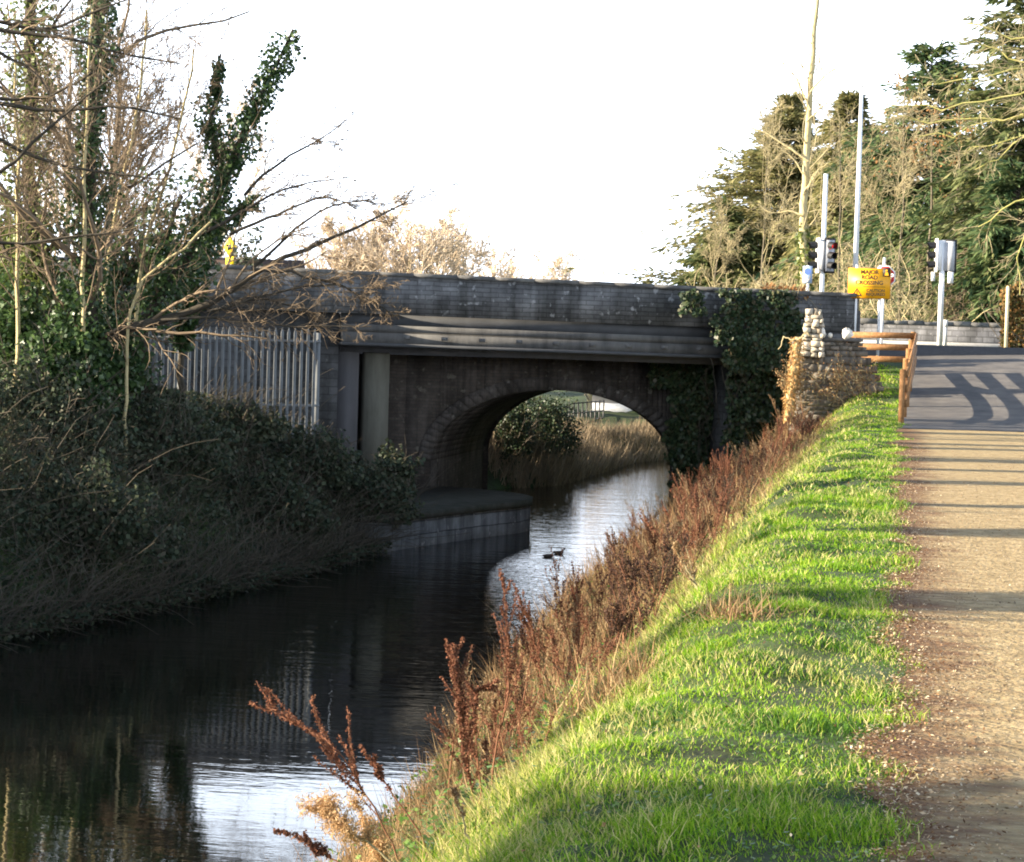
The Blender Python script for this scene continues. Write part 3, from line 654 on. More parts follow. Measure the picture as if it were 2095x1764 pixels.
for k, (x, y, h, lab) in enumerate([(-42.5, 118, 20, "tall leafless tree far behind the far left ivy trunk"), (-34.0, 116, 14.0, "lower leafless tree far behind the leaning ivy tree"), (-22.8, 67.5, 9.0, "short leafless tree just beyond the road behind the dark ivy trunk")]):
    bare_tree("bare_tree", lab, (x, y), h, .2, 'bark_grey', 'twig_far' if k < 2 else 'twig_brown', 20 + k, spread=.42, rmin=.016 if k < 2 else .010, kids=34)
# tree just out of view on the left whose dark boughs reach into the picture
rng = np.random.default_rng(31)
tb = np.array([-16.6, 36.5, float(H(-16.6, 36.5))])
t = thing("overhanging_tree", "leafless tree whose thin dark boughs reach in over the left bank", "tree", tb)
mb = MB(); lm = limb(mb, [tb - [0, 0, .3], tb + [.1, .1, 5], tb + [-.2, .2, 11]], .2, .06, 14, 8, .02, rng); mb.build("trunk", M['bark_dark'], t, smooth=True)
mb = MB(); tw = MB()
f = lambda c: [(x * .334, y * .334) for x, y in c]
for (c, d, zt) in [([(0, 230), (200, 190), (400, 215), (600, 290), (900, 370), (1100, 390)], 38, 0), ([(0, 150), (200, 185), (390, 200), (520, 70), (700, 20), (900, -30)], 38.5, 0), ([(-40, 1150), (120, 960), (280, 790), (420, 680), (600, 520), (760, 430)], 37.5, 0),
                   ([(0, 640), (180, 600), (350, 580), (600, 420)], 38.2, 0), ([(0, 655), (330, 700), (560, 660), (780, 640), (1110, 730)], 38, 0), ([(0, 870), (200, 960), (330, 1020), (640, 1060), (1000, 1100)], 38.6, 0), ([(0, 1520), (300, 1480), (600, 1420), (830, 1400)], 39, 0), ([(0, 320), (300, 480), (340, 600), (300, 800)], 38.4, 0)]:
    w = WP(f(c), d); zt = w[0][2] + .9
    root = np.array([tb[0] + .1, tb[1] + .1, zt])
    mb = MB(); tw = MB(); l = limb(mb, [root] + w, .055, .012, 14, 6, .015, rng); bo = mb.build("bough", M['bark_dark'], t, smooth=True)
    twigs(tw, rng, *l, [(14, .25, 1, .7, .25, .5, 6, .16, (.03, 0, .03), None), (5, .2, 1, .6, .5, .6, 4, .2, (0, 0, 0), None)], .006); tw.build("twigs", M['twig_brown'], bo)

# ------------------------------------------------------------------ trees out of view on the left bank that stripe the path with shade
for k, (x, y, h, r) in enumerate([(-17.5, 28.8, 12, .28), (-16.5, 23.2, 11, .17), (-17.0, 15.6, 12, .20), (-16.2, 9.8, 12, .30), (-18.5, 2.0, 12, .26), (-16.8, -4.5, 12, .22), (-17.6, 32.4, 11, .10), (-16.4, 34.6, 11, .12), (-17.2, 39.2, 12, .16), (-16.3, 26.2, 10, .07), (-18.0, 41.4, 12, .13), (-17.0, 19.0, 11, .06)]):
    bare_tree("bank_tree", ["slender leafless tree on the left bank nearest the overhanging tree", "thinnest leafless tree on the left bank", "leafless tree on the left bank opposite the grass verge", "stout leafless tree on the left bank", "leafless tree on the left bank level with the camera", "leafless tree on the left bank behind the camera", "thin ivy tree beside the overhanging tree", "slim ivy tree just before the overhanging tree", "ivy tree just beyond the overhanging tree", "pole thin tree between two ivy trees on the left bank", "ivy tree at the edge of the view on the left bank", "whip thin tree on the left bank opposite the path"][k], (x, y), h, r, 'bark_grey', 'twig_brown', 40 + k, spread=.3, ivyh=.9,
              levels=[(8, .35, .98, .6, .3, .45, 6, .12, (0, 0, .1), None), (5, .3, 1, .6, .42, .5, 5, .16, (0, 0, .05), None), (4, .2, 1, .6, .45, .6, 4, .18, (0, 0, .03), None)])
# dense thicket near the camera on the left bank: it shades the foreground corner of the verge
def shrub(name, label, c, r, mat, seed, n=4000, leaf=.12, stems=30, stem_mat='scrub_stem', group=None, cat="bush"):
    rng = np.random.default_rng(seed); c = np.array([c[0], c[1], float(H(c[0], c[1])) if len(c) == 2 else c[2]]); r = np.array(r, float)
    t = thing(name, label, cat, c, group=group)
    d = nrm(rng.normal(size=(stems, 3)) * [1, 1, .6] + [0, 0, .9]); L = rng.uniform(.6, 1.0, stems) * r.max() * 1.15
    P = polyl(rng, np.repeat(c[None], stems, 0) + rng.normal(size=(stems, 3)) * [.15 * r[0], .15 * r[1], 0], d, L, 6, .12, (0, 0, .02)); R = np.linspace(.03, .008, 7)[None] * np.ones((stems, 1))
    mb = MB(); mb.segs(P, R, 4); twigs(mb, rng, P, R, L, [(6, .3, 1, .6, .4, .5, 4, .18, (0, 0, .03), None)], .006); mb.build("stems", M[stem_mat], t)
    m = max(20, n // 26); a = nrm(rng.normal(size=(m, 3))); a[:, 2] = np.abs(a[:, 2]) * 1.15 - .12
    ctr = c + np.array([0, 0, .15 * r[2]]) + a * r * rng.uniform(.55, 1.0, (m, 1)) * (.75 + .5 * rng.random((m, 1)))
    ctr[:, 2] = np.maximum(ctr[:, 2], c[2] + .05)
    mb = MB(); leaves_on(mb, rng, ctr, rng.uniform(.10, .24, m) * r.mean() * 1.15, 26, leaf, .4); mb.build("leaves", M[mat], t)
    return t
shrub("thicket", "big evergreen thicket on the left bank beside the viewer", (-16.5, -.7), (2.5, 3.2, 12.5), 'ivy', 60, 30000, .30, 60)
# evergreen bushes at the foot of the left trees
def bush_at(px, py, d, r, mat, seed, label, n=6000, name="ivy_bush", leaf=.11, **k):
    p = W(px, py, d); return shrub(name, label, (p[0], p[1], max(p[2], float(H(p[0], p[1])))), r, mat, seed, n, leaf, **k)
bush_at(40, 860, 45.2, (1.0, 1.0, 2.3), 'ivy', 70, "large glossy ivy bush at the left edge with a sunlit flank", 9000)
bush_at(140, 840, 43.6, (.8, .8, 1.7), 'ivy', 71, "dark ivy bush in front of the dark ivy trunk", 7000)
bush_at(215, 800, 44.5, (.8, .8, 1.1), 'ivy', 72, "ivy bush at the left end of the palisade fence", 5000)
bush_at(290, 850, 46.5, (1.0, .8, .5), 'scrub', 75, "brambles heaped against the palisade fence", 5000, name="bramble_bush", leaf=.1)
bush_at(480, 890, 48.5, (1.1, .8, .45), 'scrub', 76, "brambles in front of the middle of the palisade fence", 5000, name="bramble_bush", leaf=.1)
bush_at(800, 1010, 53.5, (.7, .6, .8), 'scrub', 77, "small bramble at the foot of the olive bridge column", 2500, name="bramble_bush", leaf=.1)

def tall_bush(px, d, r, mat, seed, label, n): 
    p = W(px, 700, d); return shrub("holly_bush", label, (p[0], p[1]), r, mat, seed, n, .12, 50)
IVS = [(10, .4, 1, .8, .25, .35, 5, .16, UP, None), (6, .2, 1, .7, .5, .5, 4, .2, (0, 0, 0), None)]
left_tree("ivy_tree", "ivy tree with a broad dark top between the slim stems and the leaning tree", [(292, 760), (300, 650), (318, 560), (345, 470), (372, 400)], 48.5, .10, .05, 'bark_dark', ivy=[(.3, 1.0, .55, .98, 40)], seed=61, spec=IVS, twmat='twig_brown', leaf=.12)
left_tree("ivy_tree", "ragged ivy tree hanging over the left end of the parapet", [(370, 720), (385, 620), (400, 545), (418, 490), (440, 440)], 50.5, .09, .04, 'bark_dark', ivy=[(.15, .5, .42, .98, 40)], seed=63, spec=IVS, twmat='twig_brown', leaf=.12)
left_tree("ivy_tree", "ivy tree whose dark top hides the far left end of the parapet", [(232, 780), (238, 660), (248, 570), (262, 500), (270, 430)], 49.8, .09, .05, 'bark_dark', ivy=[(.3, .95, .5, .98, 44)], seed=64, spec=SPEC_FINE, twmat='twig_brown', leaf=.11)
tall_bush(45, 48.5, (.9, 1.0, 4.0), 'ivy', 172, "tall dark evergreen bush behind the two ivy trunks", 11000)
tall_bush(15, 47.5, (1.1, 1.0, 3.6), 'ivy_lit', 174, "yellow green evergreen bush at the extreme left edge", 6000)
# undergrowth covering the left bank: nobody could count it
rng = np.random.default_rng(80)
N = 90000
Y = rng.uniform(26, 59, N); X = xl(Y) - rng.uniform(-.35, 5.2, N) ** 1.0
hb = (.25 + .75 * vnoise(X, Y, 1.6, 8) ** 1.3 + .3 * vnoise(X, Y, .6, 9)) * np.interp(Y, [40, 50], [1.15, .8])
hb *= np.clip((xl(Y) - X + .5) / 1.5, .35, 1)
ok = ~((Y > 52.5) & (X > -11.3 - (Y - 52.5) * .05)); X, Y, hb = X[ok], Y[ok], hb[ok]; N = len(X)
z = H(X, Y).clip(WATER, None) + hb * (1 - rng.random(N) ** 2.2) 
C = np.stack([X, Y, z], 1); u = nrm(rng.normal(size=C.shape) + [.35, -.25, .1]); v = nrm(np.cross(u, rng.normal(size=C.shape)))
sz = rng.uniform(.04, .12, N)
mb = MB(); mb.cards(C, u * sz[:, None], v * (sz * .35)[:, None])
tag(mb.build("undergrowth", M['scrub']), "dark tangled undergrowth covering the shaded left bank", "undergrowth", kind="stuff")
N = 5200; Y = rng.uniform(28, 59, N); X = xl(Y) - rng.uniform(-.1, 4.6, N) * np.where(rng.random(N) < .25, .08, 1); ok = ~((Y > 52.5) & (X > -11.3 - (Y - 52.5) * .05)); X, Y = X[ok], Y[ok]; N = len(X)
P = polyl(rng, np.stack([X, Y, H(X, Y).clip(WATER, None)], 1), nrm(rng.normal(size=(N, 3)) * [.6, .6, .2] + [.25, -.1, 1]), rng.uniform(.5, 1.5, N) * np.where(rng.random(N) < .12, 1.8, 1), 6, .14, (.05, -.02, -.10))
mb = MB(); mb.segs(P, np.linspace(.009, .004, 7)[None] * np.ones((N, 1)), 3)
tag(mb.build("bramble_stems", M['scrub_stem']), "arching bare bramble stems over the shaded left bank", "brambles", kind="stuff")

N = 6500; Y = rng.uniform(30, 56, N); X = xl(Y) - rng.uniform(-.15, 4.2, N); kp = (vnoise(X, Y, 1.5, 14) > .52) & ~((Y > 52.5) & (X > -11.3 - (Y - 52.5) * .05)); X, Y = X[kp], Y[kp]; N = len(X)
B = np.stack([X, Y, H(X, Y).clip(WATER, None)], 1); U = nrm(rng.normal(size=B.shape) * .35 + [.2, -.1, 1]) * rng.uniform(.5, 1.35, (N, 1)); a = rng.uniform(0, pi, N)
mb = MB(); mb.blades(B, U, np.stack([np.cos(a), np.sin(a), a * 0], 1) * .009, rng.normal(size=B.shape) * .25 + [.1, 0, -.1])
tag(mb.build("dead_grass", M['dead_grass']), "shade toned dead grass in patches over the shaded left bank", "grass", kind="stuff")
for k, (px, py, d, r, lab) in enumerate([(70, 960, 42.5, (1.6, 1.1, 1.35), "mounded bramble at the left edge below the ivy bush"), (330, 960, 45.0, (1.5, 1.0, 1.1), "mounded bramble below the left end of the palisade fence"), (620, 985, 50.5, (1.2, .9, .95), "mounded bramble below the right end of the palisade fence"), (180, 1130, 39.0, (1.5, 1.0, 1.15), "low bramble mound halfway down the left bank"), (540, 1120, 47.0, (1.4, .9, 1.0), "low bramble mound above the water left of the ledge"), (760, 1060, 51.5, (1.0, .7, .9), "bramble spilling down beside the stone ledge")]):
    bush_at(px, py, d, r, 'scrub', 180 + k, lab, 5600, name="bramble_bush", leaf=.085)
# ------------------------------------------------------------------ palisade fence
A0, A1 = W(150, 690, 51.6), W(657, 690, 53.8)
A0, A1 = A0[:2], A1[:2]; LN = np.linalg.norm(A1 - A0); DI = (A1 - A0) / LN; NO = np.array([DI[1], -DI[0]])
pf = thing("palisade_fence", "grey steel palisade fence running up to the bridge wing wall", "fence", (A0[0], A0[1], -.9))
TOP = 1.57
mb = MB(); k = 0
def fp(u, o, z): return np.array([*(A0 + DI * u + NO * o), z])
u = .05
while u < LN:
    z0, z1 = -1.5, TOP + random.uniform(-.015, .015); w = .036
    mb.add([fp(u - w, .0, z0), fp(u, .028, z0), fp(u + w, .0, z0), fp(u - w, .0, z1 - .10), fp(u, .028, z1 - .06), fp(u + w, .0, z1 - .10), fp(u - .012, .0, z1), fp(u, .02, z1 + .03), fp(u + .012, .0, z1)],
           quads=[[0, 1, 4, 3], [1, 2, 5, 4], [3, 4, 7, 6], [4, 5, 8, 7]])
    u += .150
mb.build("pale_panel", M['palisade'], pf)
for zr in (1.30, -.17):
    mb = MB(); mb.beam([*fp(0, -.03, zr)], [*fp(LN, -.03, zr)], .045, .05); mb.build("rail", M['palisade'], pf)
for u in (.1, 2.4, LN - .05):
    mb = MB(); mb.fbox(fp, (u - .05, -.16, -2.2), (u + .05, -.06, 1.5)); mb.build("post", M['palisade'], pf)

# ------------------------------------------------------------------ ivy and creepers on the bridge
rng = np.random.default_rng(90)
ib = BP(6.5, .1, 0)
iv = thing("bridge_ivy", "dark ivy curtain hanging down the right end of the bridge", "ivy", ib)
mb = MB()
def facept(px, py, n):
    q = ray(px, py); P = BO + BN * n; tt = ((P - EYE) @ BN) / (q @ BN); return EYE + q * tt
zones = [(1370, 594, 1450, 640, -.05, 700), (1420, 592, 1640, 700, -.05, 8200), (1450, 690, 1640, 760, -.15, 5600), (1500, 740, 1620, 860, .3, 3600), (1340, 740, 1480, 800, 2.3, 3200), (1345, 790, 1480, 1000, 2.3, 6500), (1470, 740, 1560, 985, .65, 7000), (1540, 840, 1620, 970, .6, 3600), (1310, 735, 1400, 790, 2.35, 900)]
for (x0, y0, x1, y1, n, cnt) in zones:
    x = rng.uniform(x0, x1, cnt); y = rng.uniform(y0, y1, cnt)
    lim = x0 + (x1 - x0) * (.16 * vnoise(y, y * 0 + n, 28, 91) + .20 * vnoise(y, y * 0 + n, 9, 95)); keep = (x > lim) & (vnoise(x, y, 13, 96) + .35 * vnoise(x, y, 5, 97) > .36 + .10 * (y < 690) - .25 * (x < 1480) * (y > 740)) & (x < x1 - 25 * vnoise(y, y * 0, 12, 98)); x, y = x[keep], y[keep]
    C = np.array([facept(a, b, n - rng.uniform(0, .28)) for a, b in zip(x, y)])
    C[:, :2] -= (BN[:2] * (.35 * vnoise(x, y, 34, 92))[:, None])
    u = nrm(rng.normal(size=C.shape) * .7 + [.1, -.3, -.9]); v = nrm(np.cross(u, rng.normal(size=C.shape) * .5 + [-.4, -.9, .2])); sz = rng.uniform(.05, .15, len(C))
    mb.cards(C, u * sz[:, None], v * (sz * .42)[:, None])
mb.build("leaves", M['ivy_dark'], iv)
mb = MB(); N = 60; x = rng.uniform(1430, 1600, N); y = rng.uniform(700, 900, N)
st = np.array([facept(a, b, .0 if b < 760 else 1.5) for a, b in zip(x, y)])
P = polyl(rng, st, nrm(rng.normal(size=(N, 3)) * .3 + [0, -.1, -1]), rng.uniform(.6, 1.6, N), 6, .15, (0, 0, -.05)); mb.segs(P, np.full((N, 7), .011), 3)
mb.build("stems", M['bark_dark'], iv)
# abutment behind the ivy, right of the arch
ab = thing("abutment_wall", "dark stone abutment under the ivy right of the arch", "wall", BP(6, 1.5, 0), BA)
mb = MB(); mb.fbox(BP, (4.9, .8, -3.5), (8.3, 2.46, 1.165)); mb.build("masonry", M['wing'], ab)
mb = MB(); mb.fbox(BP, (6.45, .16, .9), (8.2, .56, 1.957)); mb.build("return", M['parapet'], ab)
# dry brown creeper on top of the ivy end
rng = np.random.default_rng(93)
t = thing("dry_creeper", "dry brown creeper lying on the parapet end above the ivy", "creeper", BP(6.4, .3, 3.0))
mb = MB(); x = rng.uniform(1560, 1650, 900); C = np.array([facept(a, 598 + (a - 1560) * .06 + rng.normal() * 7, .1 + rng.random() * .5) for a in x])
u = nrm(rng.normal(size=C.shape)); v = nrm(np.cross(u, rng.normal(size=C.shape))); sz = rng.uniform(.05, .15, len(C)); mb.cards(C, u * sz[:, None], v * (sz * .3)[:, None]); mb.build("leaves", M['beech'], t)
mb = MB(); P = polyl(rng, C[:120], nrm(rng.normal(size=(120, 3)) + [0, 0, .5]), rng.uniform(.2, .7, 120), 5, .2, (0, 0, -.05)); mb.segs(P, np.full((120, 6), .007), 3); mb.build("stems", M['twig_gold'], t)

# ------------------------------------------------------------------ ruined stone wall and pillar
def stones(mb, outline_fn, z0, z1, y0, y1, rng, hmin=.07, hmax=.16, wmin=.15, wmax=.4, jit=.03):
    z = z0
    while z < z1:
        hh = min(rng.uniform(hmin, hmax), z1 - z + .02); xa, xb = outline_fn(z + hh / 2); x = xa - rng.uniform(0, .06)
        while x < xb - .05:
            w = min(rng.uniform(wmin, wmax), xb - x + rng.uniform(-.02, .04))
            if w < .06: break
            g = .008; j = lambda: rng.normal() * jit * .35
            f0 = y0 + rng.uniform(-jit, jit)
            a, b, c, d = x + g, x + w - g, z + g, z + hh - g
            P = np.array([(a, f0, c), (b, f0, c), (b, y1, c), (a, y1, c), (a, f0, d), (b, f0, d), (b, y1, d), (a, y1, d)])
            P += rng.normal(size=(8, 3)) * jit * .3
            mb.hexa(P); x += w
        z += hh
rng = np.random.default_rng(100)
wl = W(1644, 800, 57.6); q = lambda px, py: W(px, py, 57.6)
zt = q(1700, 689)[2]; zb = -.6
rw = thing("ruined_wall", "low rubble stone wall sloping down to the right beside the timber fence", "wall", (wl[0] + .8, 57.8, .2))
xL = q(1640, 700)[0]; xT = q(1764, 689)[0]; zm = q(1803, 774); x_at = lambda z: xT + (zm[0] - xT) * np.clip((zt - z) / (zt - zm[2]), 0, 1.5)
def turn(mb):
    a = radians(24)
    for V in mb.V:
        x, y = V[:, 0] - xL, V[:, 1] - 57.55; V[:, 0] = xL + (x * cos(a) - y * sin(a)) * 1.06; V[:, 1] = 57.55 + x * sin(a) + y * cos(a)
mb = MB(); stones(mb, lambda z: (xL, float(x_at(z))), zb, zt - .1, 57.55, 58.1, rng, .07, .20, .12, .36, .03); turn(mb); mb.build("rubble", M['rubble'], rw)
mb = MB(); mb.prism([(xL + .03, 57.62, zb), (float(x_at(zb)) - .05, 57.62, zb), (xT - .05, 57.62, zt - .14), (xL + .03, 57.62, zt - .14)], (0, .42, 0)); turn(mb); mb.build("core", M['mortar'], rw)
mb = MB(); mb.box((xL + .3, 57.45, zt - .10), (xT + .02, 58.15, zt - .02)); turn(mb); mb.build("coping", M['coping'], rw)
pl = thing("stone_pillar", "sunlit broken pillar of pale rubble on the ruined wall", "pillar", (q(1668, 690)[0], 57.7, zt - .3))
pa, pb = q(1646, 690), q(1686, 690); ta, tb2 = q(1653, 633), q(1683, 633); zp = ta[2]
mb = MB(); stones(mb, lambda z: (pa[0] + (ta[0] - pa[0]) * (z - zt) / (zp - zt), pb[0] + (tb2[0] - pb[0]) * (z - zt) / (zp - zt)), zt - .5, zp, 57.3, 57.75, rng, .06, .16, .10, .27, .05); mb.build("rubble", M['rubble_sunlit'], pl)
mb = MB(); mb.box((pa[0] + .06, 57.36, zt - .5), (pb[0] - .06, 57.7, zp - .08)); mb.build("core", M['mortar'], pl)
for k, (px, py, r, lab) in enumerate([(1681, 679, .11, "white boulder at the foot of the pale rubble pillar"), (1733, 679, .12, "white boulder on the ruined wall nearest the timber fence"), (1699, 674, .055, "small grey stone on the ruined wall behind the white boulders")]):
    c = W(px, py, 57.45); mb = MB(); mb.sphere((0, 0, 0), 1, 10, 7); V = mb.V[0]; V *= np.array([r, r, r * 1.15]); V += rng.normal(size=V.shape) * r * .13
    mb.V[0] = V + [c[0], c[1], zt - .02 + r * .9]; o = mb.build("boulder", M['white_stone'], smooth=False); tag(o, lab, "stone", "stones on the ruined wall")
# dry stems and creeper over the wall and the abutment foot
t = thing("dry_creeper", "tan dry creeper and bramble stems tangled over the ruined wall", "creeper", base_of(W(1700, 800, 56.9)))
n = 120; pxx = np.where(rng.random(n) < .35, rng.uniform(1600, 1645, n), rng.uniform(1660, 1795, n)); pyy = 768 + 65 * rng.random(n); st = np.array([W(a, b, 57.0 + max(0, (a - 1650)) * .006) for a, b in zip(pxx, pyy)])
P = polyl(rng, st, nrm(rng.normal(size=(n, 3)) * [.7, .15, .3] + [0, -.15, .75]), rng.uniform(.3, .75, n), 7, .25, (0, -.01, -.05)); mb = MB(); mb.segs(P, np.linspace(.010, .004, 8)[None] * np.ones((n, 1)), 3); mb.build("stems", M['twig_gold'], t)
C = P[:, 2:].reshape(-1, 3); C = np.repeat(C, 4, 0) + rng.normal(size=(len(C) * 4, 3)) * .05; u = nrm(rng.normal(size=C.shape)); v = nrm(np.cross(u, rng.normal(size=C.shape))); sz = rng.uniform(.02, .07, len(C)); mb = MB(); mb.cards(C, u * sz[:, None], v * (sz * .3)[:, None]); mb.build("leaves", M['straw'], t)
# dead ivy stem in front of it
di = thing("dead_ivy_stem", "shaggy orange brown dead ivy trunk against the ruined wall", "ivy stem", base_of(W(1618, 830, 56.8)))
mb = MB(); st = WP([(1612, 860), (1620, 800), (1627, 745), (1634, 690)], 56.8); l = limb(mb, st, .10, .09, 14, 9, .02, rng)
for p in ([(1634, 695), (1622, 700), (1608, 690), (1602, 685), (1600, 705), (1592, 715)], [(1634, 695), (1650, 680), (1662, 690)]): limb(mb, WP(p, 56.7), .022, .01, 12, 6, .01, rng)
mb.build("trunk", M['bark_gold'], di, smooth=True)
A, tt = along(l[0][0], .02); mb = MB(); C = np.repeat(A, 16, 0); o = nrm(rng.normal(size=C.shape) * [1, 1, .2]); C = C + o * rng.uniform(.07, .17, len(C))[:, None]
u = nrm(rng.normal(size=C.shape) * .5 + [0, 0, -.9] + o * .3); v = nrm(np.cross(u, o)); sz = rng.uniform(.04, .13, len(C)); mb.cards(C, u * sz[:, None], v * (sz * .18)[:, None]); mb.build("roots", M['deadivy'], di)

# ------------------------------------------------------------------ timber fence
fa, fb, fc = np.array([-.07, 50.0]), np.array([.14, 61.5]), np.array([-1.45, 61.6])
tf = thing("timber_fence", "brown timber post and rail fence beside the ramp", "fence", (.03, 55, .2))
top = lambda t: 1.09 + t * (1.93 - 1.09)
for t_ in (0, .25, .5, .75, 1.0):
    p = fa + (fb - fa) * t_; g = float(rampz(p[1])); mb = MB(); mb.box((p[0] - .06, p[1] - .06, g - .3), (p[0] + .06, p[1] + .06, top(t_) + .03)); mb.build("post", M['timber'], tf)
p = fc; mb = MB(); mb.box((p[0] - .06, p[1] - .06, .2), (p[0] + .06, p[1] + .06, 1.93)); mb.build("post", M['timber'], tf)
for dz in (-.07, -.37, -.67):
    mb = MB(); mb.beam([fa[0] + .085, fa[1] - .02, top(0) + dz], [fb[0] + .085, fb[1], top(1) + dz], .05, .15); mb.build("rail", M['timber'], tf)
    mb = MB(); mb.beam([fc[0] - .05, fc[1] - .085, 1.91 + dz], [fb[0] + .06, fb[1] - .085, 1.93 + dz], .05, .15); mb.build("rail", M['timber'], tf)

# ------------------------------------------------------------------ signs, lights, poles
def text(body, size, mat, parent, loc, rz, name="lettering", spacing=.85, bold=.004, align='CENTER'):
    cu = bpy.data.curves.new(name, 'FONT'); cu.body = body; cu.size = size; cu.align_x = align; cu.align_y = 'CENTER'; cu.space_line = spacing; cu.offset = bold; cu.extrude = .0015
    cu.materials.append(mat); tmp = bpy.data.objects.new(name, cu); COL.objects.link(tmp)
    dg = bpy.context.evaluated_depsgraph_get(); me = bpy.data.meshes.new_from_object(tmp.evaluated_get(dg)); bpy.data.objects.remove(tmp)
    if not me.materials: me.materials.append(mat)
    o = bpy.data.objects.new(name, me); COL.objects.link(o)
    o.parent = parent; o.location = loc; o.rotation_euler = (pi / 2, 0, rz); return o
s0, s1 = W(1737, 549, 63.6), W(1820, 611, 63.6); sc_ = (s0 + s1) / 2; sw, shh = s1[0] - s0[0], s0[2] - s1[2]
RZ = radians(0)
ms = thing("crossing_sign", "yellow MAJOR ROAD CROSSING caution sign on two galvanised posts", "sign", (sc_[0], sc_[1], 1.2), RZ)
zc = sc_[2] - 1.2
def loc_box(a, b, name, mat, par):
    mb = MB(); mb.box(a, b); o = mb.build(name, mat); o.parent = par; return o
w2, h2 = sw / 2 / cos(RZ), shh / 2
mb = MB(); mb.box((-w2, 0, zc - h2), (w2, .03, zc + h2)); pn = mb.build("panel", M['yellow'], None); pn.parent = ms
mb = MB(); mb.box((-w2 - .015, .004, zc - h2 - .015), (w2 + .015, .05, zc + h2 + .015)); e = mb.build("frame", M['yellow_back']); e.parent = ms
text("MAJOR\nROAD\nCROSSING", .150, M['ink'], ms, (-.0, -.003, zc + h2 * .40), 0, spacing=.92, bold=.003)
text("CAUTION\nREQUIRED", .105, M['ink'], ms, (.17, -.003, zc - h2 * .62), 0, spacing=.92, bold=.002)
loc_box((-w2 * .78, -.003, zc - h2 * .245), (w2 * .78, -.001, zc - h2 * .215), "rule", M['ink'], ms)
mb = MB()
def tri(cx, cz, r): return [(cx - r, -.003, cz - r * .62), (cx + r, -.003, cz - r * .62), (cx, -.003, cz + r * .95)]
cxt, czt = -w2 * .58, zc - h2 * .66
oo, ii = tri(cxt, czt, .135), tri(cxt, czt + .002, .09)
for a in range(3):
    b = (a + 1) % 3; mb.add([oo[a], oo[b], ii[b], ii[a]], quads=[[0, 1, 2, 3]])
mb.box((cxt - .010, -.004, czt - .012), (cxt + .010, -.002, czt + .055)); mb.box((cxt - .011, -.004, czt - .045), (cxt + .011, -.002, czt - .024))
e = mb.build("warning_triangle", M['ink']); e.parent = ms
bx0, bz0 = w2 * .64, zc + h2 * .48
b_ = loc_box((bx0, -.003, bz0), (bx0 + .19, -.001, bz0 + .23), "badge", M['ink'], ms)
mb = MB(); mb.add([(bx0 + .04, -.005, bz0 + .03), (bx0 + .15, -.005, bz0 + .03), (bx0 + .125, -.005, bz0 + .12), (bx0 + .065, -.005, bz0 + .12)], quads=[[0, 1, 2, 3]])
mb.sphere((bx0 + .095, -.006, bz0 + .16), (.028, .004, .03), 10, 6); e = mb.build("figure", M['yellow']); e.parent = b_
for xx in (-w2 * .62, w2 * .52):
    mb = MB(); mb.tube([(xx, .085, -.2), (xx, .085, zc + h2 + .10)], .038, 12); e = mb.build("post", M['galv'], smooth=True); e.parent = ms

st = W(1809, 566, 68.0); ss_ = thing("stop_sign", "red octagonal STOP sign half hidden behind the yellow sign", "sign", (st[0], st[1], 1.3), radians(-6)); zz_ = st[2] - 1.3
def octo(r, y): return [(r * cos(pi / 8 + k * pi / 4), y, zz_ + r * sin(pi / 8 + k * pi / 4)) for k in range(8)]
mb = MB(); mb.prism(octo(.33, 0), (0, .02, 0)); e = mb.build("border", M['white']); e.parent = ss_
mb = MB(); mb.prism(octo(.30, -.004), (0, .003, 0)); e = mb.build("panel", M['red_sign']); e.parent = ss_
text("STOP", .22, M['white'], ss_, (0, -.007, zz_), 0)
mb = MB(); mb.tube([(-.02, .06, -.2), (-.02, .06, zz_ + .53)], .038, 12); e = mb.build("post", M['galv'], smooth=True); e.parent = ss_

bsn = W(1652, 562, 71.0); bs = thing("blue_sign", "small blue grey information sign on a post behind the parapet", "sign", (bsn[0], bsn[1], 1.5), radians(-14)); zz_ = bsn[2] - 1.5
loc_box((-.14, 0, zz_ - .25), (.14, .02, zz_ + .25), "panel", M['blue_sign'], bs)
mb = MB(); n_ = 20; mb.add([(.10 * cos(2 * pi * k / n_), -.004, zz_ + .09 + .10 * sin(2 * pi * k / n_)) for k in range(n_)], ngons=[list(range(n_))]); e = mb.build("roundel", M['blue_ink']); e.parent = bs
mb = MB(); mb.box((-.09, -.003, zz_ - .15), (.09, -.001, zz_ - .13)); mb.box((-.07, -.003, zz_ - .20), (.07, -.001, zz_ - .18)); e = mb.build("print", M['white']); e.parent = bs
mb = MB(); mb.tube([(0, .06, 0), (0, .06, zz_ + .27)], .045, 12); e = mb.build("post", M['galv'], smooth=True); e.parent = bs

lp0, lp1 = W(1747, 640, 74.0), W(1757, 195, 74.0)
lp = thing("lamp_column", "tall slender pale grey lamp column behind the yellow sign", "lamp post", (lp0[0], lp0[1], 1.62))
mb = MB(); mb.tube([(lp0[0], lp0[1], 1.6), (lp0[0], lp0[1], 3.1), (lp0[0], lp0[1], 3.16)], [.115, .115, .085], 14); mb.build("base", M['galv'], lp, smooth=True)
mb = MB(); mb.tube([(lp0[0], lp0[1], 3.1), (lp0[0], lp0[1], 9.4)], [.085, .055], 14); mb.build("pole", M['pole_white'], lp, smooth=True)
mb = MB(); mb.tube([(lp0[0], lp0[1], 9.4), (lp0[0], lp0[1], 9.5)], [.06, .03], 12); mb.build("cap", M['galv'], lp, smooth=True)
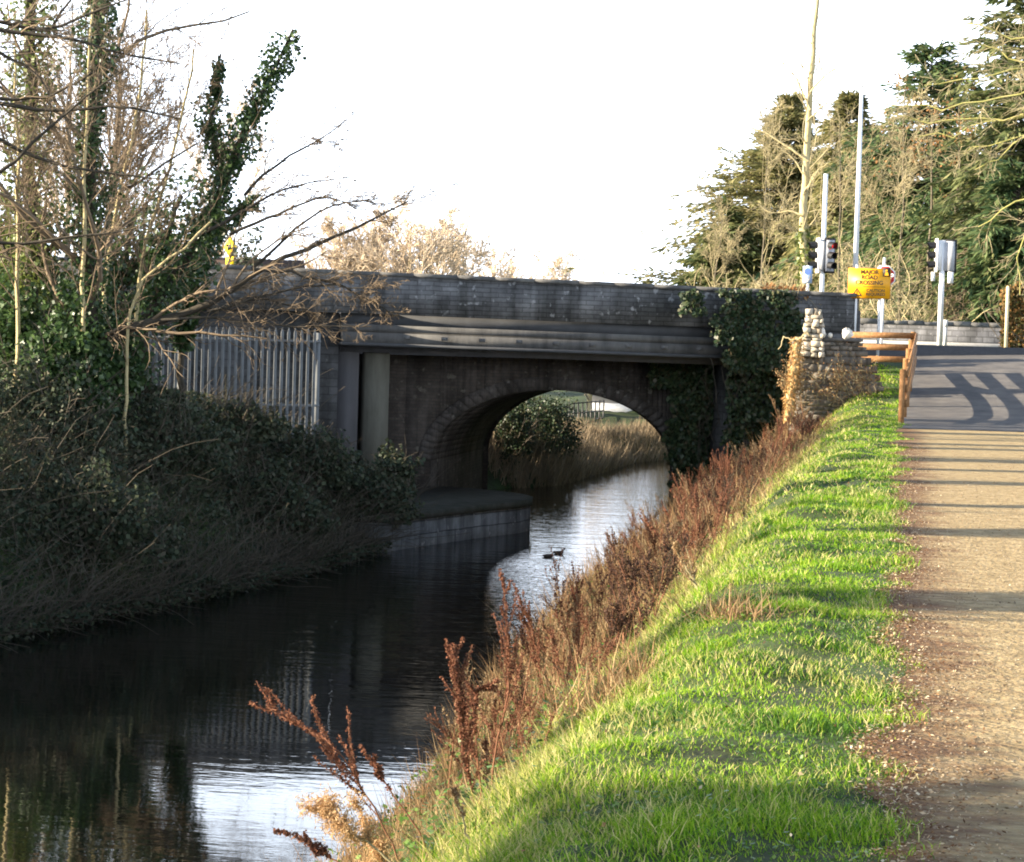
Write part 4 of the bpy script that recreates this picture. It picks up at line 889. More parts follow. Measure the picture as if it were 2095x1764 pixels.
# yellow warning sign beyond the left end of the bridge
wsn = W(470, 513, 72.0); ws = thing("warning_sign", "bright yellow diamond warning sign above the left parapet", "sign", (wsn[0], wsn[1], 1.5), radians(-38)); zz_ = wsn[2] - 1.5
mb = MB(); r = .33; mb.prism([(-r, 0, zz_ + .1), (0, 0, zz_ + .1 - r), (r, 0, zz_ + .1), (0, 0, zz_ + .1 + r)], (0, .02, 0)); e = mb.build("panel", M['warn_yellow']); e.parent = ws
mb = MB(); mb.add([(-.10, -.004, zz_ + .06), (.10, -.004, zz_ + .06), (.07, -.004, zz_ + .16), (0, -.004, zz_ + .22), (-.07, -.004, zz_ + .16)], ngons=[[0, 1, 2, 3, 4]]); e = mb.build("pictogram", M['ink']); e.parent = ws
loc_box((-.2, 0, zz_ - .42), (.2, .02, zz_ - .18), "lower_panel", M['warn_yellow'], ws)
mb = MB(); mb.tube([(0, .05, 0), (0, .05, zz_ + .2)], .035, 10); e = mb.build("post", M['galv'], smooth=True); e.parent = ws

def head(parent, c, rz, lit=None, casing='signal_white', back=True, hoods=True):
    """a three lamp signal head looking along local -Y turned by rz"""
    o = bpy.data.objects.new("signal_head", None)
    mb = MB(); mb.box((-.15, -.02, -.47), (.15, .16, .47)); o = mb.build("signal_head", M[casing]); o.parent = parent; o.location = c; o.rotation_euler = (0, 0, rz)
    mb = MB(); mb.box((-.20, .0, -.53), (.20, .015, .53)); e = mb.build("backboard", M[casing if casing == 'signal_white' else 'black']); e.parent = o
    for k, zz in enumerate((.30, 0, -.30)):
        mb = MB(); n_ = 14; mb.add([(.105 * cos(2 * pi * j / n_), -.026, zz + .105 * sin(2 * pi * j / n_)) for j in range(n_)], ngons=[list(range(n_))]); e = mb.build("lens", M['red_lens' if lit == k else 'dark_lens']); e.parent = o
        mb = MB(); a = np.linspace(-.25 * pi, 1.25 * pi, 13)
        top_ = [(.12 * cos(t), -.024, zz + .12 * sin(t)) for t in a] + [(.115 * cos(t), -.30 + .07 * (1 - sin(max(0, min(pi, t)))), zz + .115 * sin(t) - .02) for t in a]
        inn = [(.11 * cos(t), -.024, zz + .11 * sin(t)) for t in a] + [(.105 * cos(t), -.30 + .07 * (1 - sin(max(0, min(pi, t)))), zz + .105 * sin(t) - .02) for t in a]
        mb.add(top_, quads=[[j, j + 1, 14 + j, 13 + j] for j in range(12)]); mb.add(inn, quads=[[j + 1, j, 13 + j, 14 + j] for j in range(12)])
        e = mb.build("hood", M['black']); e.parent = o
    return o
tl = W(1680, 640, 73.5)
t1 = thing("traffic_light", "twin headed traffic light on a very tall pole behind the bridge parapet", "traffic light", (tl[0], tl[1], 1.62))
tz = W(1680, 523, 73.5)[2] - 1.62; tt_ = W(1688, 356, 73.5)[2] - 1.62
mb = MB(); mb.tube([(0, 0, 0), (0, 0, tt_)], .07, 14); e = mb.build("pole", M['pole_white'], smooth=True); e.parent = t1
head(t1, (-.17, .02, tz), radians(-72)); head(t1, (.20, -.05, tz), radians(38), lit=0, casing='signal_grey')
loc_box((-.09, -.16, tz - .42), (.08, -.075, tz + .42), "bracket_box", M['signal_grey'], t1)
tr_ = W(1922, 705, 78.0)
t2 = thing("traffic_light", "traffic light with push button post at the far end of the ramp", "traffic light", (tr_[0], tr_[1], 1.62))
tz = W(1928, 524, 78.0)[2] - 1.62
mb = MB(); mb.tube([(0, 0, 0), (0, 0, tz + .5)], .085, 14); e = mb.build("pole", M['pole_white'], smooth=True); e.parent = t2
head(t2, (-.21, .0, tz + .02), radians(-78)); head(t2, (.25, .05, tz), radians(158), casing='signal_grey')
loc_box((-.04, -.08, tz - .46), (.13, -.0, tz + .42), "bracket_box", M['signal_grey'], t2)
mb = MB(); mb.box((-.34, -.1, tz - .80), (-.22, .1, tz - .52)); e = mb.build("pedestrian_signal", M['signal_white']); e.parent = t2
mb = MB(); mb.box((.18, -.1, tz - .86), (.36, .1, tz - .50)); e = mb.build("pedestrian_signal", M['signal_white']); e.parent = t2
pbp = W(1933, 706, 77.6); pb_ = thing("push_button_post", "short grey push button post right of the nearer crossing pole", "post", (pbp[0], pbp[1], 1.62))
mb = MB(); mb.tube([(0, 0, 0), (0, 0, .78)], .06, 12); e = mb.build("post", M['galv'], smooth=True); e.parent = pb_
mb = MB(); mb.box((-.07, -.08, .62), (.07, .06, .84)); e = mb.build("button_box", M['signal_white']); e.parent = pb_
# far stone wall
fw0, fw1 = np.array([-1.6, 81.6]), np.array([12.0, 87.4]); fd = (fw1 - fw0) / np.linalg.norm(fw1 - fw0)
fwt = thing("road_wall", "low grey stone wall along the far side of the road", "wall", (*fw0, 1.6), math.atan2(fd[1], fd[0]))
LW = np.linalg.norm(fw1 - fw0)
mb = MB(); mb.box((0, 0, -.3), (LW, .4, .70)); e = mb.build("masonry", M['farwall']); e.parent = fwt
mb = MB(); x = 0
while x < LW:
    L = random.uniform(.4, .8); mb.box((x + .01, -.05, .702), (min(x + L, LW) - .01, .45, .86 + random.uniform(-.03, .03))); x += L
e = mb.build("coping", M['coping']); e.parent = fwt
# pale marker post by the hedge
mp_ = W(2058, 702, 74.5); mb = MB(); g = float(rampz(74.5)); a = W(2060, 585, 74.5)[2]
mb.tube([(mp_[0], mp_[1], g - .2), (mp_[0], mp_[1], a - .05), (mp_[0], mp_[1], a)], [.055, .055, .02], 10)
tag(mb.build("marker_post", M['post_pale'], smooth=True), "pale timber marker post in front of the clipped hedge", "post")

# ------------------------------------------------------------------ conifers and bare trees on the right
def conifer(name, label, base, h, rad, seed, mat='conifer', n=420, z0=.06, droop=.25, leaf=(.50, .12), shape=.8, trunk=.2, irr=.35, density=80, group=None):
    rng = np.random.default_rng(seed); b = np.array([base[0], base[1], 1.4 if len(base) == 2 else base[2]])
    t = thing(name, label, "conifer", b, group=group)
    mb = MB(); lm = limb(mb, [b - [0, 0, .4], b + [0, 0, h * .5], b + [0, 0, h]], trunk, .02, 12, 8, .0, rng); mb.build("trunk", M['bark_dark'], t, smooth=True)
    tz = z0 + (.985 - z0) * (1 - rng.random(n) ** .62); az = rng.uniform(0, 2 * pi, n)
    lump = 1 - irr + 2 * irr * vnoise(az * 1.6 + 20, tz * 7, 1.0, seed)
    L = rad * (1 - tz) ** shape * lump * rng.uniform(.65, 1.15, n) * np.where(rng.random(n) < .12, 1.3, 1) + .12
    d = np.stack([np.cos(az), np.sin(az), .1 + .9 * tz ** 3], 1)
    st = np.stack([np.full(n, b[0]), np.full(n, b[1]), b[2] + tz * h], 1)
    P = polyl(rng, st, d, L, 7, .06, (0, 0, -droop * .35)); R = np.linspace(.045, .01, 8)[None] * np.ones((n, 1)); mb = MB(); mb.segs(P, R, 3); mb.build("branches", M['bark_grey'], t)
    m = density; tt = rng.uniform(.18, 1.02, (n, m)).clip(0, .999); x = tt * 7; i = x.astype(int); f = x - i; r_ = np.arange(n)[:, None]
    C = (P[r_, i] * (1 - f)[..., None] + P[r_, i + 1] * f[..., None]).reshape(-1, 3); tg = nrm(P[r_, i + 1] - P[r_, i]).reshape(-1, 3)
    sd = nrm(np.cross(tg, [0, 0, 1.])) * rng.choice([-1, 1], len(C))[:, None]
    u = nrm(tg * .75 + sd * rng.uniform(.2, 1.0, (len(C), 1)) + [0, 0, -droop] + rng.normal(size=C.shape) * .22)
    C = C + sd * rng.uniform(0, .22, (len(C), 1)) + rng.normal(size=C.shape) * .08
    v = nrm(np.cross(u, rng.normal(size=C.shape) * .6 + [0, 0, 1])); l = leaf[0] * rng.uniform(.5, 1.3, len(C))
    mb = MB(); mb.cards(C, u * l[:, None], v * (leaf[1] * .5 * rng.uniform(.6, 1.3, len(C)))[:, None]); mb.build("crown", M[mat], t)
    return t
def right_pos(px, d): p = W(px, 640, d); return (p[0], p[1])
def top_h(px, py, d): return W(px, py, d)[2] - 1.4
conifer("conifer", "spreading olive conifer at the left end of the right hand trees", right_pos(1600, 126), top_h(1610, 195, 126), 7.4, 201, 'conifer_gold', n=820, shape=.95, irr=.6, droop=.15)
conifer("conifer", "low dark conifer showing above the bridge parapet left of the bare trunk", right_pos(1480, 122), top_h(1490, 415, 122), 3.1, 202, 'conifer', n=260, shape=.7, irr=.45)
conifer("conifer", "olive conifer just right of the tall bare trunk", right_pos(1725, 118), top_h(1725, 180, 118), 5.0, 203, 'conifer_gold', n=600, irr=.5, shape=.95)
conifer("conifer", "tall deep green conifer with a dark pointed top", right_pos(1888, 108), top_h(1893, 80, 108), 5.8, 204, 'conifer_deep', n=520, shape=.75, irr=.65, density=75)
conifer("conifer", "huge dark conifer filling the top right corner", right_pos(2110, 96), top_h(2100, -260, 96), 4.2, 205, 'conifer', n=620, shape=.5, irr=.4, density=72)
conifer("conifer", "broad green conifer behind the push button post", right_pos(1985, 101), top_h(1985, 300, 101), 3.4, 206, 'conifer_deep', n=420, shape=.55, irr=.4)
conifer("conifer", "green conifer behind the yellow sign", right_pos(1800, 112), top_h(1800, 330, 112), 3.2, 207, 'conifer', n=400, shape=.55, irr=.45)
conifer("conifer", "dark conifer low behind the clipped hedge", right_pos(2075, 88), top_h(2075, 330, 88), 2.6, 208, 'conifer_deep', n=380, shape=.5, irr=.3)
tb_ = right_pos(1648, 88)
trk = thing("bare_tree", "tall bare trunk glowing gold behind the twin headed traffic light", "tree", (*tb_, 1.5))
rng = np.random.default_rng(210); mb = MB()
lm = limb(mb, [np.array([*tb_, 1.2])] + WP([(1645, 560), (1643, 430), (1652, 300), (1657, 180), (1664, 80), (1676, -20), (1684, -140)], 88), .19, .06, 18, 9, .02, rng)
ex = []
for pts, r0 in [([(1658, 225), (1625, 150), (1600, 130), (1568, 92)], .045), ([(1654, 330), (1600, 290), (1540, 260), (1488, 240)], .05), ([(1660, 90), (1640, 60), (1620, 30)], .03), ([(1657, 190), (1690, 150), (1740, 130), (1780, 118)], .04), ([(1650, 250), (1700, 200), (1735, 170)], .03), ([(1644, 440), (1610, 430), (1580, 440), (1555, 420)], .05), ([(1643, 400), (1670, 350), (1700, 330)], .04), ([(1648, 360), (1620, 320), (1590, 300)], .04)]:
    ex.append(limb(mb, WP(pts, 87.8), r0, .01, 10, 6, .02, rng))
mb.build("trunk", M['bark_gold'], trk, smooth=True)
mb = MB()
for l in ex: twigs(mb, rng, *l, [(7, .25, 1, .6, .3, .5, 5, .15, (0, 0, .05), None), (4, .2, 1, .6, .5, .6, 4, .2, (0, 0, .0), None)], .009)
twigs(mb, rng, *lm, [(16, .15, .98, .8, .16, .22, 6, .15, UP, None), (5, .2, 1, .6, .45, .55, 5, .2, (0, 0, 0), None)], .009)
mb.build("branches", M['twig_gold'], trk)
mb = MB(); A, tt = along(lm[0][0], .06); A = A[tt < .30]; leaves_on(mb, rng, A, .24 * (.6 + .8 * rng.random(len(A))), 18, .14, .5); mb.build("ivy", M['ivy_lit'], trk)
# golden bare scrub in front of the conifers
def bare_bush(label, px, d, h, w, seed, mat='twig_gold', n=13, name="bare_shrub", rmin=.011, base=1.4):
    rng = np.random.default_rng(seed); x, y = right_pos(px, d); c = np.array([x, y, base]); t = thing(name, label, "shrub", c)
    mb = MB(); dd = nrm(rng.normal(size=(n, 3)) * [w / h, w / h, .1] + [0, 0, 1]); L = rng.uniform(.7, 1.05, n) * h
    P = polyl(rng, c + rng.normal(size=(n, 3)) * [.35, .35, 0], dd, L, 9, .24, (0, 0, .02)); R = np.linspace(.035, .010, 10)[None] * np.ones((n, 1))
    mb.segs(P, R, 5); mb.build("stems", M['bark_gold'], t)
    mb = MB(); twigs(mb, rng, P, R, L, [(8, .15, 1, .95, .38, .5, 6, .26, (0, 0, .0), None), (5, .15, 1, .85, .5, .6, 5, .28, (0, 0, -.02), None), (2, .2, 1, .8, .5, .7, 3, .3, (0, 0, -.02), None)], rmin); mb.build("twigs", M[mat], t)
    return t
bare_bush("golden bare shrub behind the parapet below the olive conifer", 1510, 90, 3.0, 2.0, 220)
bare_bush("golden bare shrub left of the bare trunk's ivy", 1590, 92, 3.8, 2.0, 221)
bare_bush("broad tangled golden shrub low at the left end of the right hand trees", 1480, 97, 3.6, 3.2, 227, n=16)
bare_bush("golden bare shrub between the yellow sign and the push button post", 1860, 87, 4.6, 1.8, 222)
bare_bush("brown bare shrub over the stone wall right of the traffic light", 1985, 88, 3.6, 1.8, 223, 'twig_brown')
bare_bush("golden bare shrub behind the tall lamp column", 1735, 91, 4.6, 2.0, 224)
for k, (px, d, h, lab) in enumerate([(1560, 101, 8.2, "golden leafless tree in front of the olive conifer"), (1470, 99, 5.6, "small golden leafless tree at the left end of the right hand trees"), (1705, 95, 9.0, "golden leafless tree between the bare trunk and the lamp column"), (1845, 96, 8.0, "golden leafless tree right of the lamp column")]):
    x, y = right_pos(px, d); bare_tree("bare_tree", lab, (x, y, 1.3), h, .07, 'bark_grey', 'twig_gold', 260 + k, spread=.6, rmin=.0105, kids=9)
# orange leaved beech scraps among the conifers
for k, (px, py, d, w, lab) in enumerate([(1850, 240, 100, 1.1, "orange leaved branches below the dark pointed top"), (1905, 300, 99, .8, "orange leaved branches in the middle of the right hand trees"), (1960, 225, 98, .8, "orange leaved branches beside the top right conifer")]):
    rng = np.random.default_rng(230 + k); c = W(px, py, d); b = np.array([c[0], c[1], 1.4]); t = thing("beech_tree", lab, "tree", b)
    mb = MB(); lm = limb(mb, [b, b + (c - b) * .6 + [.1, 0, 0], c + [0, 0, 1.2]], .09, .02, 10, 6, .03, rng); mb.build("trunk", M['bark_grey'], t, smooth=True)
    mb = MB(); o = twigs(mb, rng, *lm, [(18, .6, 1, .9, .20, .4, 5, .14, (0, 0, .03), None), (5, .2, 1, .7, .5, .5, 4, .2, (0, 0, 0), None)], .01); mb.build("branches", M['twig_gold'], t)
    mb = MB(); P = o[-1][0]; pts = P[:, 2:].reshape(-1, 3); pts = pts[rng.random(len(pts)) < .35]; leaves_on(mb, rng, pts, .14, 2, .13, .5); mb.build("leaves", M['beech'], t)
# clipped hedge at the right edge
rng = np.random.default_rng(240); hx, hy = right_pos(2050, 75)
hd = thing("hedge", "clipped brown and green hedge at the right edge of the ramp", "hedge", (hx + 1.2, hy, 1.5))
N = 15000; C = np.stack([hx + .15 + rng.uniform(0, 3.0, N), hy + rng.uniform(0, 3.5, N), 1.5 + rng.uniform(0, 2.05, N)], 1)
C[:, 2] = np.where(rng.random(N) < .3, 3.55 - .12 * rng.random(N), C[:, 2]); C[:, 1] = np.where(rng.random(N) < .45, hy + .15 * rng.random(N), C[:, 1]); C[:, 0] = np.where(rng.random(N) < .25, hx + .15 + .12 * rng.random(N), C[:, 0])
C[:, 2] -= .5 * np.clip(.5 - (C[:, 0] - hx), 0, 1); C += rng.normal(size=C.shape) * .05
u = nrm(rng.normal(size=C.shape)); v = nrm(np.cross(u, rng.normal(size=C.shape))); sz = rng.uniform(.06, .15, N); mb = MB(); mb.cards(C, u * sz[:, None], v * (sz * .4)[:, None]); mb.build("leaves", M['hedge'], hd)
n = 60; P = polyl(rng, np.stack([hx + rng.uniform(.3, 3, n), hy + rng.uniform(.2, 3, n), np.full(n, 1.4)], 1), nrm(rng.normal(size=(n, 3)) * .3 + [0, 0, 1]), rng.uniform(1.4, 2.0, n), 5, .1, (0, 0, 0)); mb = MB(); mb.segs(P, np.full((n, 6), .015), 4); mb.build("stems", M['bark_grey'], hd)
# tree out of view on the right whose lit boughs droop into the picture
rng = np.random.default_rng(250); tb = np.array([8.5, 57, .3]); t = thing("overhanging_tree", "leafless tree whose yellow sunlit boughs droop in from the right", "tree", tb)
mb = MB(); limb(mb, [tb - [0, 0, .3], tb + [0, .1, 5], tb + [.2, 0, 12]], .3, .1, 14, 9, .02, rng); mb.build("trunk", M['bark_sunlit'], t, smooth=True)
mb = MB(); tw = MB(); g = lambda c: [((2900 + x / 2.94) / 1.714, (150 + y / 2.94) / 1.714) for x, y in c]
for (c, d, r0) in [([(2300, 640), (2030, 730), (1800, 795), (1500, 780), (1100, 790), (850, 755), (650, 730)], 58, .075), ([(1640, 790), (1450, 880), (1200, 990), (1080, 985), (950, 970)], 58, .05), ([(2300, 420), (2030, 520), (1700, 590), (1300, 650), (950, 700), (750, 670), (600, 640)], 57, .06),
                   ([(2300, 1480), (2030, 1590), (1850, 1680), (1700, 1780), (1560, 1900)], 56, .085), ([(2300, 700), (2030, 970), (1900, 1100), (1850, 1160), (1600, 1250), (1530, 1310)], 57.5, .06), ([(2300, 130), (2030, 220), (1700, 340), (1400, 380), (1000, 440)], 59, .06), ([(2300, 250), (2030, 190), (1800, 90), (1500, 20), (1250, -30)], 59, .06), ([(2300, 20), (1900, -60), (1600, -120), (1300, -260), (1050, -330)], 58, .06), ([(2300, 900), (2000, 950), (1750, 990), (1400, 1160)], 58, .045), ([(2300, 1300), (2060, 1900), (1960, 2250), (1990, 2600)], 57, .05)]:
    w = WP(g(c), d); root = np.array([tb[0], tb[1], w[0][2] + .8])
    mb = MB(); tw = MB(); l = limb(mb, [root] + w, r0, .012, 22, 7, .05, rng); bo = mb.build("bough", M['bark_sunlit'], t, smooth=True)
    twigs(tw, rng, *l, [(20, .3, 1, .7, .17, .4, 6, .2, (-.03, 0, 0), None), (6, .2, 1, .65, .5, .6, 4, .22, (0, 0, -.02), None)], .0095); tw.build("twigs", M['twig_gold'], bo)

# ------------------------------------------------------------------ far bare trees beyond the bridge, house, things seen through the arch
LV = lambda k1: [(k1, .12, .98, .85, .58, .5, 6, .12, (0, 0, .06), None), (11, .2, 1, .65, .42, .55, 5, .16, (0, 0, .03), None), (9, .2, 1, .65, .5, .7, 4, .2, (0, 0, .02), None)]
far_l = ["roundest golden leafless tree above the parapet", "golden leafless tree left of the roundest one", "small leafless tree right of the roundest one", "leafless tree low over the middle of the parapet", "smallest leafless tree low over the parapet toward the right", "thin leafless tree at the left of the far row", "leafless bush low over the parapet"]
for k, (px, py, d) in enumerate([(835, 455, 150), (760, 465, 152), (895, 495, 155), (1010, 535, 180), (1110, 548, 185), (690, 490, 150), (950, 525, 170)]):
    p = W(px, 640, d); h = W(px, py, d)[2] + 1.0
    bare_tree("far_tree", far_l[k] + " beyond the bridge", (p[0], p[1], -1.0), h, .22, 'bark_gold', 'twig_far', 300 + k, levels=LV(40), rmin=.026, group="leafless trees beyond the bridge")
hp = W(475, 560, 108); ho = thing("house", "house with a brown tiled roof beyond the left parapet", "house", (hp[0], hp[1], -1), .25)
hz = W(475, 528, 108)[2] + 1
mb = MB(); mb.box((-3.2, 0, 0), (3.2, 6, hz - 1.4)); e = mb.build("wall", M['house_wall']); e.parent = ho
mb = MB(); mb.prism([(-3.5, -.3, hz - 1.45), (3.5, -.3, hz - 1.45), (3.3, 3, hz), (-3.3, 3, hz)], (0, .001, .08)); mb.prism([(-3.5, 6.3, hz - 1.45), (3.5, 6.3, hz - 1.45), (3.3, 3.01, hz), (-3.3, 3.01, hz)], (0, .001, .08)); rf = mb.build("roof", M['roof']); rf.parent = ho
mb = MB(); mb.box((-2.4, 2.7, hz - .3), (-1.7, 3.3, hz + .5)); e = mb.build("chimney", M['house_wall']); e.parent = rf
for xx in (-1.8, 1.8):
    mb = MB(); mb.box((xx - .5, -.02, hz - 3.2), (xx + .5, .05, hz - 2.0)); e = mb.build("window", M['glass']); e.parent = ho
def far_shrub(px, py, d, r, mat, seed, label, n=4000, leaf=.14): 
    p = W(px, py, d); return shrub("shrub", label, (p[0], p[1], p[2]), r, mat, seed, n, leaf)
shrub("shrub", "dark rounded shrub poking over the parapet beside the yellow diamond sign", (*W(515, 560, 90)[:2], .5), (.9, .9, W(515, 512, 90)[2] - .6), 'scrub', 320, 4000, .14)
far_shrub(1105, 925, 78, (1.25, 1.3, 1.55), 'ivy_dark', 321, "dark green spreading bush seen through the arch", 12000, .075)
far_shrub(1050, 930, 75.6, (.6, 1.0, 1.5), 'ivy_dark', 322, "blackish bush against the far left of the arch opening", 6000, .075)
# reeds along the far bank
rng = np.random.default_rng(330); N = 15000; Y = rng.uniform(74, 112, N); X = xl(Y) - rng.uniform(-.3, 3.2, N); hb = np.interp(Y, [80, 95], [1.25, .75]) * (.55 + .7 * vnoise(X, Y, 1.2, 12)) * np.clip(1.25 - (xl(Y) - X) / 4.0, .25, 1)
Bp = np.stack([X, Y, H(X, Y).clip(WATER, None)], 1); U = nrm(rng.normal(size=Bp.shape) * .22 + [.12, -.05, 1]) * (hb * rng.uniform(.5, 1.1, N))[:, None]
ang = rng.uniform(0, pi, N); Wd = np.stack([np.cos(ang), np.sin(ang), ang * 0], 1) * .018; mb = MB(); mb.blades(Bp, U, Wd, rng.normal(size=Bp.shape) * .16)
tag(mb.build("reeds", M['reed']), "brown dead reeds along the canal beyond the arch", "reeds", kind="stuff")
p = W(1200, 835, 112); mb = MB(); a, b = W(1165, 842, 108), W(1235, 836, 112)
fr = thing("railing", "dark railing beyond the far canal bank seen through the arch", "railing", (*a[:2], a[2] - .6))
for z in (.45, 0, -.35): mb.beam(a + [0, 0, z - .1], b + [0, 0, z - .1], .05, .05)
mb.build("rail", M['black'], fr); mb = MB()
for k in range(9):
    c = a + (b - a) * k / 8; mb.box((c[0] - .03, c[1] - .03, c[2] - 1.2), (c[0] + .03, c[1] + .03, c[2] + .4))
mb.build("post", M['black'], fr)
a = W(1262, 828, 125); sd = thing("shed", "low grey building with a white plinth seen through the arch", "shed", (a[0], a[1], -2.2), .1)
mb = MB(); mb.box((-1.4, 0, .35), (3.4, 3, 2.6)); e = mb.build("wall", M['house_wall']); e.parent = sd
mb = MB(); mb.box((-1.43, -.04, -.2), (3.43, 3.04, .348)); e = mb.build("plinth", M['white']); e.parent = sd
mb = MB(); mb.prism([(-1.7, -.3, 2.602), (3.7, -.3, 2.602), (3.5, 1.5, 3.3), (-1.5, 1.5, 3.3)], (0, .02, .06)); e = mb.build("roof", M['signal_grey']); e.parent = sd
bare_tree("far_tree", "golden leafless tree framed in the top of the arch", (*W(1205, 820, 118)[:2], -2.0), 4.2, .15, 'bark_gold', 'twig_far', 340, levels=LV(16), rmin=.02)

# ------------------------------------------------------------------ right bank: grass, weeds, litter
def hgt(X, Y): return H(X, Y)
rng = np.random.default_rng(400)
parts = []
for (y0, y1, dens, wd) in [(5.8, 10, 6000, .0024), (10, 16, 4200, .0031), (16, 26, 2500, .0046), (26, 40, 1300, .0072), (40, 63, 700, .0105)]:
    n = int((y1 - y0) * 2.5 * dens); Y = rng.uniform(y0, y1, n); X = rng.uniform(-2.35, .18, n); parts.append((X, Y, np.full(n, wd)))
X = np.concatenate([p[0] for p in parts]); Y = np.concatenate([p[1] for p in parts]); wd = np.concatenate([p[2] for p in parts])
cl = vnoise(X, Y, .30, 21); c2 = vnoise(X, Y, 1.1, 22)
keep = (X < edge(Y) + .05 * rng.normal(size=len(X))) & (rng.random(len(X)) < .42 + 1.0 * cl) & ~((Y > 49.5) & (X > -.05))
X, Y, wd, cl, c2 = X[keep], Y[keep], wd[keep], cl[keep], c2[keep]; N = len(X)
hh = (.018 + .10 * cl ** 2.0 + .045 * c2 ** 1.5) * rng.uniform(.5, 1.3, N) * np.clip(.75 + (-X - 1.1) * .55, .62, 1.6)
B = np.stack([X, Y, hgt(X, Y) - .005], 1); U = nrm(rng.normal(size=B.shape) * .42 + [-.08, 0, 1]) * hh[:, None]
ang = rng.uniform(0, pi, N); Wd = np.stack([np.cos(ang), np.sin(ang), ang * 0], 1) * wd[:, None]; bend = rng.normal(size=B.shape) * [1, 1, .15] * (hh * .5)[:, None]
pale = rng.random(N) < np.clip(.10 + .30 * (vnoise(X, Y, .8, 23) - .40) + .34 * np.clip(-X - .75, 0, 1), .03, .65)  # dry blades, thickened towards the crest to imitate sunlight on it
deep = ~pale & (rng.random(N) < np.clip((vnoise(X, Y, .65, 31) - .48) * 4, 0, .85))
mb = MB(); mb.blades(B[deep], U[deep] * .8, Wd[deep] * 1.2, bend[deep]); tag(mb.build("deep_grass", M['grass_deep']), "darker green grass patches in the verge", "grass", kind="stuff")
ok = ~pale & ~deep
mb = MB(); mb.blades(B[ok], U[ok], Wd[ok], bend[ok]); tag(mb.build("grass", M['grass']), "bright green grass verge along the gravel path", "grass", kind="stuff")
mb = MB(); mb.blades(B[pale], U[pale] * 1.25, Wd[pale], bend[pale]); tag(mb.build("dry_sunlit_grass", M['grass_pale']), "pale dry blades in the grass verge, thickened to make its crest look sunlit", "grass", kind="stuff")
# low broad leaves in the verge and on the slope
n = 30000; Y = 6 + 54 * rng.random(n) ** 1.5; X = -rng.uniform(.05, 5.4, n); kp = (vnoise(X, Y, .7, 24) + .3 * (X < -2) > .58) & (X > xr(Y)); X, Y = X[kp], Y[kp]; n = len(X)
C = np.stack([X, Y, hgt(X, Y).clip(WATER, None) + rng.uniform(.01, .10, n) * np.where(X < -2, 2.5, 1)], 1); u = nrm(rng.normal(size=C.shape) * [1, 1, .45]); v = nrm(np.cross(u, [0, 0, 1.]) + rng.normal(size=C.shape) * .25); sz = rng.uniform(.012, .032, n) * np.where(X < -2, 2.2, 1)
mb = MB(); mb.cards(C, u * sz[:, None], v * (sz * .36)[:, None]); tag(mb.build("low_weeds", M['herb']), "broad leaved low weeds in the verge and bank", "weeds", kind="stuff")
# dead stalks matting the slope
parts = []
for (y0, y1, dens, w) in [(9, 16, 380, .0032), (16, 28, 380, .0045), (28, 45, 330, .006), (45, 62, 300, .009)]:
    n = int((y1 - y0) * 4.3 * dens); parts.append((rng.uniform(-5.9, -1.45, n), rng.uniform(y0, y1, n), np.full(n, w)))
X = np.concatenate([p[0] for p in parts]); Y = np.concatenate([p[1] for p in parts]); wd = np.concatenate([p[2] for p in parts])
kp = (X > xr(Y) + .05 - .15 * rng.random(len(X))) * rng.random(len(X)) ** 0 * (rng.random(len(X)) < np.clip((-X - 1.3) * .9, 0, 1) * (.35 + .9 * vnoise(X, Y, .9, 25))); kp = kp > 0; X, Y, wd = X[kp], Y[kp], wd[kp]; N = len(X)
hh = rng.uniform(.12, .65, N) * (.45 + .8 * vnoise(X, Y, 1.2, 26)) * np.clip((-X - .9) * .6, .2, 1) * np.interp(Y, [9, 20, 35], [.55, .75, 1])
B = np.stack([X, Y, hgt(X, Y).clip(WATER, None)], 1); U = nrm(rng.normal(size=B.shape) * .5 + [-.15, -.05, .85]) * hh[:, None]; ang = rng.uniform(0, pi, N); Wd = np.stack([np.cos(ang), np.sin(ang), ang * 0], 1) * wd[:, None]
mb = MB(); mb.blades(B, U, Wd, rng.normal(size=B.shape) * (hh * .35)[:, None]); tag(mb.build("dead_stalks", M['straw']), "brown dead stalks matting the right bank above the water", "dead weeds", kind="stuff")

# dock plants
def dock(rng, name, stems, h, spread, red='dock'):
    """built at the origin; parts: stems, seed_heads"""
    t = thing(name, None, "weed"); n = stems
    d = nrm(rng.normal(size=(n, 3)) * spread + [0, 0, 1]); L = rng.uniform(.7, 1.1, n) * h
    P = polyl(rng, rng.normal(size=(n, 3)) * [.05, .05, 0], d, L, 8, .06, (-.01, 0, .01)); R = np.linspace(.007, .003, 9)[None] * np.ones((n, 1))
    mb = MB(); mb.segs(P, R, 4)
    Pc, Rc, Lc = sprout(rng, P, R, L, 11, .38, .97, .42, .32, .6, 5, .07, (0, 0, .10), rmin=.0028); mb.segs(Pc, Rc, 3); mb.build("stems", M['dock_stem'], t)
    heads = []
    for Q, f0 in ((Pc, .12), (P[:, 5:], .2)):
        k = Q.shape[1] - 1; m = 34; tt = rng.uniform(f0, .999, (len(Q), m)); x = tt * k; i = x.astype(int); f = x - i; r_ = np.arange(len(Q))[:, None]
        heads.append((Q[r_, i] * (1 - f)[..., None] + Q[r_, i + 1] * f[..., None]).reshape(-1, 3))
    C = np.concatenate(heads); C = C + rng.normal(size=C.shape) * .007
    u = nrm(rng.normal(size=C.shape) + [0, 0, .2]); v = nrm(np.cross(u, rng.normal(size=C.shape))); sz = rng.uniform(.010, .024, len(C))
    mb = MB(); mb.cards(C - u * sz[:, None] * .5, u * sz[:, None], v * (sz * .45)[:, None]); mb.build("seed_heads", M[red], t)
    return t
